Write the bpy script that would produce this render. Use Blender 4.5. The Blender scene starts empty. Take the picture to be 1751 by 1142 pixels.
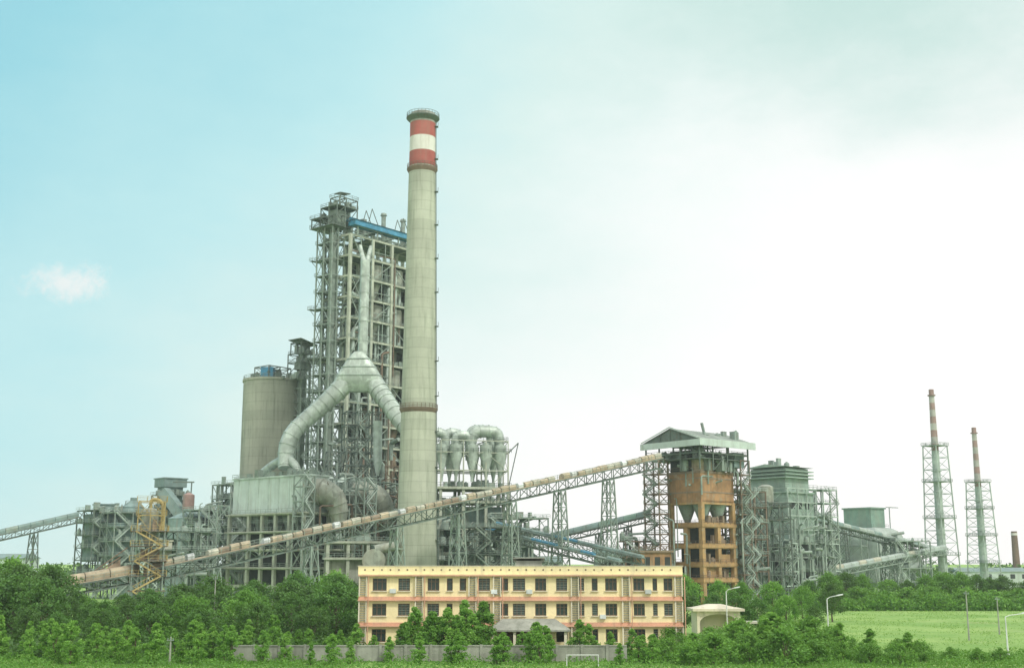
import bpy, math, random
import numpy as np
from mathutils import Vector, Matrix
rnd = random.Random(11)
scn = bpy.context.scene
COL = scn.collection
F = 2030.0; TH = math.radians(10.9); CZ = 11.5
sT, cT = math.sin(TH), math.cos(TH)

def S(px, py, Y):
    """image pixel (px, py) placed at a chosen depth Y -> world metres"""
    v = (571-py)/F
    dz = Y*(v*cT+sT)/(cT-v*sT)
    return Vector(((px-875.5)/F*(Y*cT+dz*sT), Y, CZ+dz))
def ZZ(py, Y): return S(875, py, Y).z
def XY(px, py, Y):
    p = S(px, py, Y); return (p.x, p.y)

# ------------------------------------------------------------------ materials
def new_mat(name):
    m = bpy.data.materials.new(name); m.use_nodes = True
    nt = m.node_tree
    return m, nt, nt.nodes, nt.links, nt.nodes['Principled BSDF']
def mix(nt, fac, a, b, blend='MIX'):
    n = nt.nodes.new('ShaderNodeMix'); n.data_type = 'RGBA'; n.blend_type = blend
    for s, val in ((n.inputs[0], fac), (n.inputs[6], a), (n.inputs[7], b)):
        if isinstance(val, bpy.types.NodeSocket): nt.links.new(val, s)
        elif isinstance(val, (int, float)): s.default_value = val
        else: s.default_value = (*val, 1)
    return n.outputs[2]
def math_n(nt, op, a, b=None, c=None, clamp=False):
    n = nt.nodes.new('ShaderNodeMath'); n.operation = op; n.use_clamp = clamp
    for i, val in enumerate((a, b, c)):
        if val is None: continue
        if isinstance(val, bpy.types.NodeSocket): nt.links.new(val, n.inputs[i])
        else: n.inputs[i].default_value = val
    return n.outputs[0]
def maprange(nt, v, a, b, c=0.0, d=1.0, smooth=True):
    n = nt.nodes.new('ShaderNodeMapRange'); n.interpolation_type = 'SMOOTHSTEP' if smooth else 'LINEAR'
    nt.links.new(v, n.inputs[0])
    for i, x in enumerate((a, b, c, d)): n.inputs[i+1].default_value = x
    return n.outputs[0]
def noise(nt, vec, scale, detail=4, rough=0.55):
    n = nt.nodes.new('ShaderNodeTexNoise'); n.inputs['Scale'].default_value = scale
    n.inputs['Detail'].default_value = detail; n.inputs['Roughness'].default_value = rough
    nt.links.new(vec, n.inputs['Vector']); return n.outputs[0]
def mapping(nt, vec, scale):
    n = nt.nodes.new('ShaderNodeMapping'); n.inputs['Scale'].default_value = scale
    nt.links.new(vec, n.inputs['Vector']); return n.outputs[0]

def mat(name, col, rough=0.8, metal=0.0, var=0.25, scale=0.35, streak=None, samt=0.5, lift=0, ribs=0, cells=0, spots=None, sps=1.7):
    m, nt, N, L, bsdf = new_mat(name)
    tc = N.new('ShaderNodeTexCoord').outputs['Object']
    nz = noise(nt, tc, scale, 6, 0.6)
    lo = tuple(c*(1-var) for c in col); hi = tuple(min(1, c*(1+var)) for c in col)
    f = maprange(nt, nz, 0.3, 0.7)
    c = mix(nt, f, lo, hi)
    if streak:
        sv = noise(nt, mapping(nt, tc, (1.0, 1.0, 0.07)), 1.1, 5, 0.65)
        sf = maprange(nt, sv, 0.46, 0.72, 0, samt)
        c = mix(nt, sf, c, streak)
        sv = noise(nt, mapping(nt, tc, (1.0, 1.0, 0.25)), 0.16, 5, 0.6)
        c = mix(nt, maprange(nt, sv, 0.5, 0.66, 0, samt*0.6), c, streak)
    if spots:
        sv = noise(nt, tc, sps, 6, 0.7)
        sf = maprange(nt, sv, 0.52, 0.66, 0, 0.8)
        c = mix(nt, sf, c, spots)
    if lift:
        sep = N.new('ShaderNodeSeparateXYZ'); L.new(tc, sep.inputs[0])
        q = math_n(nt, 'DIVIDE', sep.outputs[2], lift)
        fl = math_n(nt, 'FLOOR', q)
        wn = N.new('ShaderNodeTexWhiteNoise'); wn.noise_dimensions = '1D'; L.new(fl, wn.inputs['W'])
        c = mix(nt, maprange(nt, wn.outputs[0], 0, 1, 0, 0.2), c, (0.2, 0.22, 0.18))
        fr = math_n(nt, 'FRACT', q)
        ln = math_n(nt, 'LESS_THAN', fr, 0.07)
        c = mix(nt, math_n(nt, 'MULTIPLY', ln, 0.24), c, (0.12, 0.13, 0.1))
    if cells:
        vo = N.new('ShaderNodeTexVoronoi'); vo.inputs['Scale'].default_value = cells; L.new(tc, vo.inputs['Vector'])
        bw = N.new('ShaderNodeRGBToBW'); L.new(vo.outputs['Color'], bw.inputs[0])
        c = mix(nt, maprange(nt, bw.outputs[0], 0.2, 0.8, 0, 0.5), c, tuple(x*0.5 for x in col))
    oi = N.new('ShaderNodeObjectInfo')
    c = mix(nt, maprange(nt, oi.outputs['Random'], 0, 1, 0, 0.22), c, tuple(x*0.5 for x in col))
    L.new(c, bsdf.inputs['Base Color'])
    bsdf.inputs['Roughness'].default_value = rough; bsdf.inputs['Metallic'].default_value = metal
    bmp = N.new('ShaderNodeBump'); bmp.inputs['Strength'].default_value = 0.35; bmp.inputs['Distance'].default_value = 0.1
    h = noise(nt, tc, 3.0, 4)
    if ribs:
        w = N.new('ShaderNodeTexWave'); w.inputs['Scale'].default_value = ribs; w.bands_direction = 'X'
        L.new(tc, w.inputs['Vector'])
        h = math_n(nt, 'ADD', w.outputs['Fac'], h)
        bmp.inputs['Distance'].default_value = 0.18
    L.new(h, bmp.inputs['Height']); L.new(bmp.outputs[0], bsdf.inputs['Normal'])
    return m

M = {}
M['conc'] = mat('weathered_concrete', (0.41, 0.45, 0.37), 0.9, streak=(0.19, 0.21, 0.17), samt=0.5, var=0.16)
M['chim'] = mat('chimney_concrete', (0.43, 0.465, 0.38), 0.9, streak=(0.22, 0.25, 0.19), samt=0.6, var=0.1, lift=2.6, scale=0.12)
M['silo'] = mat('silo_concrete', (0.38, 0.405, 0.33), 0.9, streak=(0.18, 0.2, 0.16), samt=0.65, var=0.12, lift=3.2, scale=0.1)
M['steel'] = mat('painted_steel', (0.25, 0.325, 0.285), 0.65, 0.1, spots=(0.21, 0.15, 0.1))
M['steeld'] = mat('dark_steel', (0.125, 0.17, 0.15), 0.7, 0.1, spots=(0.14, 0.09, 0.055))
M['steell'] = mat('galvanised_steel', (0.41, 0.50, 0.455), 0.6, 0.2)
M['rust'] = mat('rusty_steel', (0.19, 0.14, 0.10), 0.85, spots=(0.16, 0.16, 0.13))
M['ylw'] = mat('faded_yellow_painted_steel', (0.40, 0.32, 0.13), 0.75, spots=(0.22, 0.18, 0.11))
M['duct'] = mat('aluminium_duct_cladding', (0.48, 0.57, 0.51), 0.48, 0.25, cells=0.75, var=0.2, streak=(0.26, 0.31, 0.27), samt=0.6)
M['clad'] = mat('light_corrugated_cladding', (0.54, 0.65, 0.61), 0.6, 0.05, ribs=1.2, streak=(0.36, 0.4, 0.34), samt=0.5, var=0.1)
M['teal'] = mat('green_corrugated_cladding', (0.22, 0.36, 0.30), 0.6, 0.1, ribs=1.2, var=0.2, streak=(0.29, 0.34, 0.28), samt=0.7)
M['tealp'] = mat('pale_green_corrugated_cladding', (0.31, 0.43, 0.37), 0.65, 0.1, ribs=1.2, var=0.2, streak=(0.36, 0.4, 0.34), samt=0.7)
M['dullg'] = mat('dull_grey_cladding', (0.37, 0.44, 0.41), 0.7, 0.05, ribs=1.0, var=0.15, streak=(0.28, 0.32, 0.28), samt=0.6)
M['slate'] = mat('blue_grey_cladding', (0.21, 0.31, 0.30), 0.7, 0.05, ribs=1.2, streak=(0.29, 0.30, 0.24), samt=0.5)
M['roofg'] = mat('weathered_roof_sheet', (0.23, 0.28, 0.25), 0.8, 0.0, ribs=1.0, streak=(0.33, 0.33, 0.28), samt=0.6)
M['blue'] = mat('blue_sheet_metal', (0.06, 0.26, 0.42), 0.65, 0.1, var=0.25, spots=(0.15, 0.24, 0.28))
M['tan'] = mat('dusty_tan_sheet', (0.42, 0.36, 0.25), 0.85, var=0.25, spots=(0.27, 0.235, 0.17))
M['cream'] = mat('dusty_grey_sheet', (0.46, 0.46, 0.37), 0.75, var=0.2, spots=(0.3, 0.28, 0.21))
M['casing'] = mat('dusty_steel_casing', (0.36, 0.40, 0.34), 0.75, 0.1, var=0.2, cells=0.7, streak=(0.22, 0.19, 0.14), samt=0.6)
M['brown'] = mat('heat_browned_steel', (0.26, 0.20, 0.14), 0.8, 0.1, var=0.25, streak=(0.3, 0.28, 0.22), samt=0.5)
M['white'] = mat('white_sheet', (0.66, 0.71, 0.71), 0.6, streak=(0.36, 0.37, 0.33), samt=0.6)
M['orange'] = mat('rust_stained_concrete', (0.37, 0.215, 0.105), 0.9, streak=(0.23, 0.17, 0.11), samt=0.8, var=0.3, spots=(0.34, 0.30, 0.22), sps=0.5)
M['ochre'] = mat('ochre_stained_concrete', (0.42, 0.27, 0.12), 0.9, streak=(0.24, 0.18, 0.11), samt=0.8, var=0.25, spots=(0.33, 0.28, 0.19), sps=0.6)
M['redp'] = mat('faded_red_paint', (0.37, 0.095, 0.08), 0.75, streak=(0.3, 0.16, 0.12), samt=0.6, var=0.12)
M['whitep'] = mat('white_paint', (0.72, 0.74, 0.68), 0.7, streak=(0.48, 0.44, 0.38), samt=0.5, var=0.06)
M['redf'] = mat('haze_faded_red_paint', (0.30, 0.20, 0.18), 0.8, streak=(0.3, 0.28, 0.25), samt=0.8)  # distance haze is mixed into this paint colour, greying the red
M['whitef'] = mat('haze_faded_white_paint', (0.40, 0.42, 0.385), 0.8, streak=(0.31, 0.28, 0.25), samt=0.6)  # white band toned down likewise, distance haze put into the colour
M['green'] = mat('grey_green_paint', (0.21, 0.27, 0.23), 0.75)
M['wally'] = mat('cream_yellow_wall_paint', (0.86, 0.74, 0.44), 0.85, streak=(0.54, 0.49, 0.33), samt=0.6, var=0.06, scale=0.5)
M['bandp'] = mat('salmon_orange_paint', (0.66, 0.38, 0.26), 0.8, streak=(0.38, 0.27, 0.2), samt=0.6, var=0.1)
M['trim'] = mat('pale_cream_paint', (0.74, 0.69, 0.55), 0.8, streak=(0.36, 0.34, 0.27), samt=0.6, var=0.08)
M['frame'] = mat('brown_window_paint', (0.16, 0.10, 0.06), 0.6)
M['grey'] = mat('mossy_grey_concrete', (0.33, 0.345, 0.30), 0.9, streak=(0.15, 0.165, 0.13), samt=0.7)
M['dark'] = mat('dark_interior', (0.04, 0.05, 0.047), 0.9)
M['pole'] = mat('white_pole_paint', (0.7, 0.74, 0.72), 0.5)
M['bark'] = mat('bark', (0.13, 0.10, 0.07), 0.95, scale=2)
m, nt, N, L, bs = new_mat('window_glass'); bs.inputs['Base Color'].default_value = (0.03, 0.045, 0.045, 1)
bs.inputs['Roughness'].default_value = 0.15
tc = N.new('ShaderNodeTexCoord').outputs['Object']
bp = N.new('ShaderNodeBump'); bp.inputs['Strength'].default_value = 0.2; L.new(noise(nt, tc, 2), bp.inputs['Height']); L.new(bp.outputs[0], bs.inputs['Normal'])
M['glass'] = m

def leaf_mat(name, c1, c2, c3, tr_=0.35):
    m, nt, N, L, bs = new_mat(name)
    at = N.new('ShaderNodeAttribute'); at.attribute_name = 'tone'
    oi = N.new('ShaderNodeObjectInfo')
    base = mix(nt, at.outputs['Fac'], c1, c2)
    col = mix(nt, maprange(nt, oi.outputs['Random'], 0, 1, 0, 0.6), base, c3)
    L.new(col, bs.inputs['Base Color']); bs.inputs['Roughness'].default_value = 0.6
    tr = N.new('ShaderNodeBsdfTranslucent'); L.new(mix(nt, 0.5, col, (0.28, 0.45, 0.05)), tr.inputs[0])
    ms = N.new('ShaderNodeMixShader'); ms.inputs[0].default_value = tr_
    L.new(bs.outputs[0], ms.inputs[1]); L.new(tr.outputs[0], ms.inputs[2])
    L.new(ms.outputs[0], N['Material Output'].inputs[0]); return m
M['leafd'] = leaf_mat('dark_foliage', (0.018, 0.072, 0.012), (0.11, 0.27, 0.045), (0.055, 0.12, 0.022), 0.27)
M['leafb'] = leaf_mat('bright_foliage', (0.045, 0.16, 0.02), (0.22, 0.46, 0.07), (0.10, 0.25, 0.035), 0.38)
M['leafs'] = leaf_mat('sapling_foliage', (0.085, 0.25, 0.03), (0.33, 0.60, 0.12), (0.16, 0.38, 0.06), 0.46)
M['leafm'] = leaf_mat('meadow_blades', (0.17, 0.34, 0.07), (0.34, 0.52, 0.14), (0.25, 0.42, 0.1), 0.4)

# ------------------------------------------------------------------ builder
class B:
    def __init__(s): s.v = []; s.f = []; s.g = []; s.items = []
    def add(s, vs, fs):
        o = len(s.v); s.g.append((o, len(s.f), len(vs), len(fs))); s.v.extend([tuple(v) for v in vs]); s.f.extend([tuple(i+o for i in f) for f in fs])
    def obox(s, o, a, b, c):
        o = Vector(o); a = Vector(a); b = Vector(b); c = Vector(c)
        if a.cross(b).dot(c) < 0: a, b = b, a
        s.add([o, o+a, o+a+b, o+b, o+c, o+a+c, o+a+b+c, o+b+c],
              [(0, 3, 2, 1), (4, 5, 6, 7), (0, 1, 5, 4), (1, 2, 6, 5), (2, 3, 7, 6), (3, 0, 4, 7)])
    def box(s, x0, x1, y0, y1, z0, z1):
        s.obox((x0, y0, z0), (x1-x0, 0, 0), (0, y1-y0, 0), (0, 0, z1-z0))
    def beam(s, p, q, w, h=None, ref=None):
        h = h or w; p = Vector(p); q = Vector(q); d = q-p
        if d.length < 1e-4: return
        dn = d.normalized()
        r = Vector((0, 0, 1)) if abs(dn.z) < 0.95 else Vector(ref or (0.66, 0.75, 0))
        sd = dn.cross(r).normalized(); up = sd.cross(dn)
        s.obox(p-sd*w/2-up*h/2, sd*w, up*h, d)
    def tube(s, pts, r, n=18, cap=True):
        pts = [Vector(p) for p in pts]; k = len(pts)
        rs = r if isinstance(r, (list, tuple)) else [r]*k
        ref = Vector((0.1, 1, 0.05)).normalized(); base = len(s.v)
        for i, p in enumerate(pts):
            d = (pts[min(i+1, k-1)]-pts[max(i-1, 0)]).normalized()
            sd = d.cross(ref)
            if sd.length < 0.1: sd = d.cross(Vector((1, 0, 0)))
            sd.normalize(); up = sd.cross(d)
            for j in range(n):
                t = 2*math.pi*j/n
                s.v.append(tuple(p+(sd*math.cos(t)+up*math.sin(t))*rs[i]))
        for i in range(k-1):
            for j in range(n):
                a = base+i*n+j; b = base+i*n+(j+1) % n
                s.f.append((a, b, b+n, a+n))
        if cap:
            s.f.append(tuple(base+j for j in reversed(range(n)))); s.f.append(tuple(base+(k-1)*n+j for j in range(n)))
    def cyl(s, p, q, r, r2=None, n=18): s.tube([p, q], [r, r2 if r2 is not None else r], n)
    def lathe(s, c, prof, n=24):
        base = len(s.v); k = len(prof)
        for r, z in prof:
            for j in range(n):
                t = 2*math.pi*j/n; s.v.append((c[0]+r*math.cos(t), c[1]+r*math.sin(t), z))
        for i in range(k-1):
            for j in range(n):
                a = base+i*n+j; b = base+i*n+(j+1) % n
                s.f.append((a, b, b+n, a+n))
        s.f.append(tuple(base+j for j in reversed(range(n)))); s.f.append(tuple(base+(k-1)*n+j for j in range(n)))
    def mesh(s, name, m, off=Vector((0, 0, 0)), smooth=True):
        me = bpy.data.meshes.new(name)
        me.from_pydata([(v[0]-off[0], v[1]-off[1], v[2]-off[2]) for v in s.v], [], s.f)
        me.materials.append(m)
        if smooth:
            me.polygons.foreach_set('use_smooth', [True]*len(me.polygons)); me.set_sharp_from_angle(angle=math.radians(35))
        me.update(); return me
    def merge(s, o):
        k = len(s.v); s.v.extend(o.v); s.f.extend([tuple(i+k for i in f) for f in o.f])
    def done(s, name, m, parent, label=None, smooth=True):
        if s.items:
            over = B()
            for it in s.items:
                c = parent.get('_n', 0)
                if c < 95: parent['_n'] = c+1; it.done('equipment_unit', m, parent)
                else: over.merge(it)
            if over.v: q = over.done('small_equipment', m, parent); q['kind'] = 'stuff'
            s.items = []
            if not s.v: return None
        off = Vector(parent['_o']) if parent is not None and '_o' in parent else Vector((0, 0, 0))
        me = s.mesh(name, M[m] if isinstance(m, str) else m, off, smooth)
        ob = bpy.data.objects.new(name, me); COL.objects.link(ob)
        if parent is not None: ob.parent = parent
        if label: ob['label'] = label
        return ob
    def each(s, name, m, parent, smooth=False):
        for (vo, fo, nv, nf) in s.g:
            q = B(); q.v = s.v[vo:vo+nv]; q.f = [tuple(i-vo for i in f) for f in s.f[fo:fo+nf]]; q.done(name, m, parent, smooth=smooth)
THINGS = []
def T(name, label, cat, loc, group=None):
    e = bpy.data.objects.new(name, None); e.empty_display_size = 1
    e.location = loc; COL.objects.link(e); e['_o'] = tuple(loc); e['_n'] = 0; e['label'] = label; e['category'] = cat
    if group: e['group'] = group
    THINGS.append(e); return e

class Fr:
    def __init__(s, o, deg):
        A = math.radians(deg); s.o = Vector((o[0], o[1], 0)); s.a = Vector((math.cos(A), math.sin(A), 0)); s.b = Vector((-math.sin(A), math.cos(A), 0))
    def p(s, u, v, z): return s.o+s.a*u+s.b*v+Vector((0, 0, z))
    def box(s, b, u0, u1, v0, v1, z0, z1): b.obox(s.p(u0, v0, z0), s.a*(u1-u0), s.b*(v1-v0), (0, 0, z1-z0))
    def base(s, u=0, v=0): return tuple(s.p(u, v, 0))

def frame(b, fr, us, vs, zs, cw=0.5, bw=0.35, br=0.5, bt=0.16, inner=True, z0=None):
    z0 = zs[0] if z0 is None else z0
    for i, u in enumerate(us):
        for j, v in enumerate(vs):
            if not inner and 0 < i < len(us)-1 and 0 < j < len(vs)-1: continue
            b.beam(fr.p(u, v, z0), fr.p(u, v, zs[-1]+0.1), cw, cw, fr.a)
    for z in zs[1:] if z0 == zs[0] else zs:
        for v in vs: b.beam(fr.p(us[0], v, z), fr.p(us[-1], v, z), bw, bw*1.3)
        for u in us: b.beam(fr.p(u, vs[0], z-0.01), fr.p(u, vs[-1], z-0.01), bw*0.97, bw*1.25)
    for k in range(len(zs)-1):
        za, zb = zs[k], zs[k+1]
        for v in (vs[0], vs[-1]):
            for i in range(len(us)-1):
                if rnd.random() < br:
                    t = rnd.random()
                    if t < 0.6: b.beam(fr.p(us[i], v, za), fr.p(us[i+1], v, zb), bt)
                    if t > 0.4: b.beam(fr.p(us[i+1], v, za), fr.p(us[i], v, zb), bt)
        for u in (us[0], us[-1]):
            for j in range(len(vs)-1):
                if rnd.random() < br:
                    t = rnd.random()
                    if t < 0.6: b.beam(fr.p(u, vs[j], za), fr.p(u, vs[j+1], zb), bt)
                    if t > 0.4: b.beam(fr.p(u, vs[j+1], za), fr.p(u, vs[j], zb), bt)
def rails(b, fr, u0, u1, v0, v1, z, step=2.2, t=0.08):
    cs = [(u0, v0), (u1, v0), (u1, v1), (u0, v1), (u0, v0)]
    for (a, c), (d, e) in zip(cs[:-1], cs[1:]):
        for h in (0.55, 1.1): b.beam(fr.p(a, c, z+h), fr.p(d, e, z+h), t)
        L_ = math.hypot(d-a, e-c); n = max(1, int(L_/step))
        for i in range(n): b.beam(fr.p(a+(d-a)*i/n, c+(e-c)*i/n, z), fr.p(a+(d-a)*i/n, c+(e-c)*i/n, z+1.1), t)
def stairs(b, fr, u0, u1, v0, zs, w=1.0, along='u'):
    for k in range(len(zs)-1):
        a, c = (u0, u1) if k % 2 == 0 else (u1, u0)
        for dv in (0, w):
            if along == 'u': p, q = fr.p(a, v0+dv, zs[k]), fr.p(c, v0+dv, zs[k+1])
            else: p, q = fr.p(v0+dv, a, zs[k]), fr.p(v0+dv, c, zs[k+1])
            b.beam(p, q, 0.1, 0.3); b.beam(p+Vector((0, 0, 1)), q+Vector((0, 0, 1)), 0.08)
            for i in range(1, 5):
                t = i/5; m_ = p.lerp(q, t); b.beam(m_, m_+Vector((0, 0, 1)), 0.06)
        n = 10
        for i in range(n):
            t = (i+0.5)/n
            if along == 'u': m_ = fr.p(a+(c-a)*t, v0+w/2, zs[k]+(zs[k+1]-zs[k])*t); b.obox(m_-fr.a*0.15-fr.b*w/2, fr.a*0.3, fr.b*w, (0, 0, 0.06))
            else: m_ = fr.p(v0+w/2, a+(c-a)*t, zs[k]+(zs[k+1]-zs[k])*t); b.obox(m_-fr.b*0.15-fr.a*w/2, fr.b*0.3, fr.a*w, (0, 0, 0.06))
def pipes(b, fr, u0, u1, v0, v1, z0, z1, n, r=(0.15, 0.4)):
    for i in range(n):
        u = rnd.uniform(u0, u1); v = rnd.uniform(v0, v1); z = rnd.uniform(z0, z1); rr = rnd.uniform(*r)
        za = max(z0, z-rnd.uniform(3, (z1-z0)*0.4+3)); pts = [fr.p(u, v, za), fr.p(u, v, z)]
        u2 = min(u1, max(u0, u+rnd.uniform(-7, 7))); v2 = min(v1, max(v0, v+rnd.uniform(-5, 5)))
        pts += [fr.p(u+(u2-u)*0.1, v+(v2-v)*0.1, z+0.4), fr.p(u2, v2, z+rnd.uniform(0.3, 1.5))]
        b.tube(pts, rr, 8)
def clutter(b, fr, u0, u1, v0, v1, z, n, hmax=2.5):
    for i in range(n):
        u = rnd.uniform(u0, u1); v = rnd.uniform(v0, v1); w = rnd.uniform(0.5, 2.0); d = rnd.uniform(0.5, 2.0); h = rnd.uniform(0.6, hmax)
        q = B(); b.items.append(q)
        if rnd.random() < 0.6:
            fr.box(q, u-w/2, u+w/2, v-d/2, v+d/2, z, z+h); fr.box(q, u-w/2-0.06, u+w/2+0.06, v-d/2-0.06, v+d/2+0.06, z+h, z+h+0.1)
        else:
            p = fr.p(u, v, 0); q.lathe((p.x, p.y), [(w/2, z), (w/2, z+h*0.85), (w*0.2, z+h), (w*0.2, z+h+0.2)], 12)
def cyclone(b, c, zt, r, hc, hk):
    b.lathe(c, [(r*0.5, zt+0.8), (r*0.5, zt+0.02), (r, zt), (r, zt-hc), (r*0.22, zt-hc-hk), (r*0.22, zt-hc-hk-1.2)][::-1], 22)
def smooth_path(pts, rs, n=6):
    P = [Vector(p) for p in pts]; out = []; ro = []
    for i in range(len(P)-1):
        p0 = P[max(i-1, 0)]; p1 = P[i]; p2 = P[i+1]; p3 = P[min(i+2, len(P)-1)]
        for k in range(n):
            t = k/n
            out.append(0.5*((2*p1)+(p2-p0)*t+(2*p0-5*p1+4*p2-p3)*t*t+(-p0+3*p1-3*p2+p3)*t**3)); ro.append(rs[i]+(rs[i+1]-rs[i])*t)
    out.append(P[-1]); ro.append(rs[-1]); return out, ro
def duct(b, pts, rs, flange=5.0, n=20, seg=6):
    P, R = smooth_path(pts, rs, seg); b.tube(P, R, n)
    acc = 0
    for i in range(1, len(P)):
        acc += (P[i]-P[i-1]).length
        if acc > flange:
            acc = 0; d = (P[i]-P[i-1]).normalized(); b.tube([P[i]-d*0.15, P[i]+d*0.15], R[i]*1.06+0.05, n)

# ------------------------------------------------------------------ ground
def structure(name, b, m, smooth=False):
    o = b.done(name, m, None, smooth=smooth); o['kind'] = 'structure'; return o
m, nt, N, L, bs = new_mat('grass_ground')
tc = N.new('ShaderNodeTexCoord').outputs['Object']
c = mix(nt, maprange(nt, noise(nt, tc, 0.05, 8, 0.65), 0.35, 0.65), (0.19, 0.36, 0.075), (0.31, 0.47, 0.13))
c = mix(nt, maprange(nt, noise(nt, tc, 0.9, 8, 0.7), 0.4, 0.7, 0, 0.4), c, (0.13, 0.24, 0.05))
c = mix(nt, maprange(nt, noise(nt, tc, 0.03, 5, 0.6), 0.56, 0.72, 0, 0.5), c, (0.38, 0.42, 0.2))
L.new(c, bs.inputs['Base Color']); bs.inputs['Roughness'].default_value = 0.95
bp = N.new('ShaderNodeBump'); bp.inputs['Distance'].default_value = 0.3; L.new(noise(nt, tc, 2.5, 8, 0.7), bp.inputs['Height']); L.new(bp.outputs[0], bs.inputs['Normal'])
M['grass'] = m
b = B(); b.add([(-4000, -300, 0), (4000, -300, 0), (4000, 9000, 0), (-4000, 9000, 0)], [(0, 1, 2, 3)]); structure('ground', b, 'grass')
M['dirt'] = mat('dusty_track', (0.42, 0.38, 0.27), 0.95, scale=0.6, spots=(0.2, 0.26, 0.1))
b = B(); b.box(-30, 42, 157.2, 158.6, 0.0, 0.06); structure('path', b, 'dirt')

# ------------------------------------------------------------------ chimney
cx, cy = XY(712, 962, 300); zt = ZZ(197, 300)
def cr(z): return 5.35 - 1.95*min(1, max(0, z)/122.0)**0.85
ch = T('chimney', 'tall tapering concrete chimney with red and white painted top', 'chimney', (cx, cy, 0))
zr = ZZ(287, 300); zA, zB, zC = ZZ(262, 300), ZZ(237, 300), ZZ(213, 300)
def ring(b, r0, r1, z0, z1): b.lathe((cx, cy), [(r0, z0), (r1, z1)], 48)
b = B(); b.lathe((cx, cy), [(cr(zr*i/30), zr*i/30) for i in range(31)], 56); b.done('concrete_shaft', 'chim', ch)
for z0, z1, mm in ((zr, zA, 'redp'), (zA, zB, 'whitep'), (zB, zC, 'redp')):
    b = B(); ring(b, cr(z0), cr(z1), z0, z1); b.done('painted_band', mm, ch, 'red painted band' if mm == 'redp' else 'white painted band')
b = B(); r = cr(zC); b.lathe((cx, cy), [(r, zC), (r, zC+0.8), (r+0.7, zC+1.3), (r+0.75, zC+1.8), (r+0.1, zC+2.0), (r, zt), (r-0.5, zt+0.4), (r-0.9, zt+0.3), (r-0.9, zt-1.0)], 48); b.done('chimney_cap', 'grey', ch)
def gallery(z, over, nm='service_gallery'):
    b = B(); r = cr(z); b.lathe((cx, cy), [(r-0.1, z-1.2), (r+over, z-0.1), (r+over, z+0.15), (r-0.1, z+0.16)], 48)
    n = 28
    for k in range(n):
        t = 2*math.pi*k/n; t2 = 2*math.pi*(k+1)/n; R = r+over-0.1
        p = Vector((cx+R*math.cos(t), cy+R*math.sin(t), z)); q = Vector((cx+R*math.cos(t2), cy+R*math.sin(t2), z))
        b.beam(p, p+Vector((0, 0, 1.2)), 0.08)
        for h in (0.6, 1.2): b.beam(p+Vector((0, 0, h)), q+Vector((0, 0, h)), 0.08)
    b.done(nm, 'rust' if over < 1 else 'steeld', ch)
gallery(zr-0.6, 0.55); gallery(ZZ(700, 300), 0.45); gallery(zC+1.6, 1.0)
b = B()
for k in range(120):
    z = 8+k*1.0
    if z > zC: break
    R = cr(z)+0.25; a = -0.25
    p = Vector((cx+R*math.cos(a), cy+R*math.sin(a), z)); q = Vector((cx+(cr(z+1)+0.25)*math.cos(a), cy+(cr(z+1)+0.25)*math.sin(a), z+1)); dy = Vector((0.1, 0.35, 0))
    b.beam(p, q, 0.07); b.beam(p+dy, q+dy, 0.07); b.beam(p, p+dy, 0.05)
    if k % 9 == 0: b.obox(p+Vector((-0.3, -0.5, 0)), (0.9, 0, 0), (0, 1.2, 0), (0, 0, 0.12)); b.beam(p+Vector((0.6, -0.5, 0)), p+Vector((0.6, -0.5, 1.1)), 0.08)
b.done('ladder', 'steeld', ch)

# ------------------------------------------------------------------ preheater tower
o = XY(585, 960, 380); fr = Fr(o, 50)
pt_ = T('preheater_tower', 'very tall open steel and concrete tower crowded with cyclones and pipes', 'industrial tower', fr.base())
H = ZZ(400, 380); nl = 17; zs = [H*i/nl for i in range(nl+1)]
us = [0, 10, 19, 28, 37]; vs = [0, 7, 13]
b = B(); frame(b, fr, us, vs, zs, 0.95, 0.55, 0.0); b.done('concrete_frame', 'conc', pt_)
b = B(); frame(b, fr, [0.2, 4.5, 9.4], [-0.3, 12.3], [z+0.2 for z in zs], 0.25, 0.25, 0.8, 0.22)
for k in range(2, nl):
    if k % 2: b.beam(fr.p(10, -0.2, zs[k]), fr.p(19, -0.2, zs[k+1]), 0.26)
    if k % 3 == 0: b.beam(fr.p(28, -0.2, zs[k]), fr.p(19, -0.2, zs[k+1]), 0.26)
    u = rnd.uniform(14, 17); b.beam(fr.p(u, 0, zs[k]), fr.p(u, 0, zs[k+1]), 0.25)
    b.beam(fr.p(9, 0, zs[k]+2.9), fr.p(19, 0, zs[k]+2.9), 0.2)
b.done('steel_bracing', 'steel', pt_)
b = B()
for k in range(1, nl+1):
    u0 = 0.3 if k % 4 == 0 else 8.6
    fr.box(b, u0, 36.5, 1.0, 12.5, zs[k]-0.15, zs[k]+0.1)
b.each('floor_deck', 'steeld', pt_)
b = B()
for k in range(1, nl-1): fr.box(b, 11, 36.4, 8.2, 12.2, zs[k]+0.15, zs[k+1]-0.7)  # near-black blocks added behind the bays to paint the shade between floors
b.each('interior_shade_block', 'dark', pt_)
b = B()
for k in range(1, nl+1):
    rails(b, fr, -0.4 if k % 4 == 0 else 9, 37.6, -0.6, 13.4, zs[k]+0.1, 2.8, 0.07)
b.done('railing', 'steel', pt_)
for lev in (16, 14, 11, 9, 7, 5):
    for u in (14.5, 24, 32):
        b = B(); p = fr.p(u+rnd.uniform(-0.6, 0.6), 4.6, 0); r = rnd.uniform(2.9, 3.5)
        cyclone(b, (p.x, p.y), zs[lev]-0.8, r, 5.0, 7.0); b.done('cyclone', 'brown' if lev in (9, 5, 7) else 'casing', pt_)
b = B(); pipes(b, fr, 0, 36, 0.5, 6, 8, H-4, 60, (0.15, 0.7)); b.done('pipework', 'steell', pt_)
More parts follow.
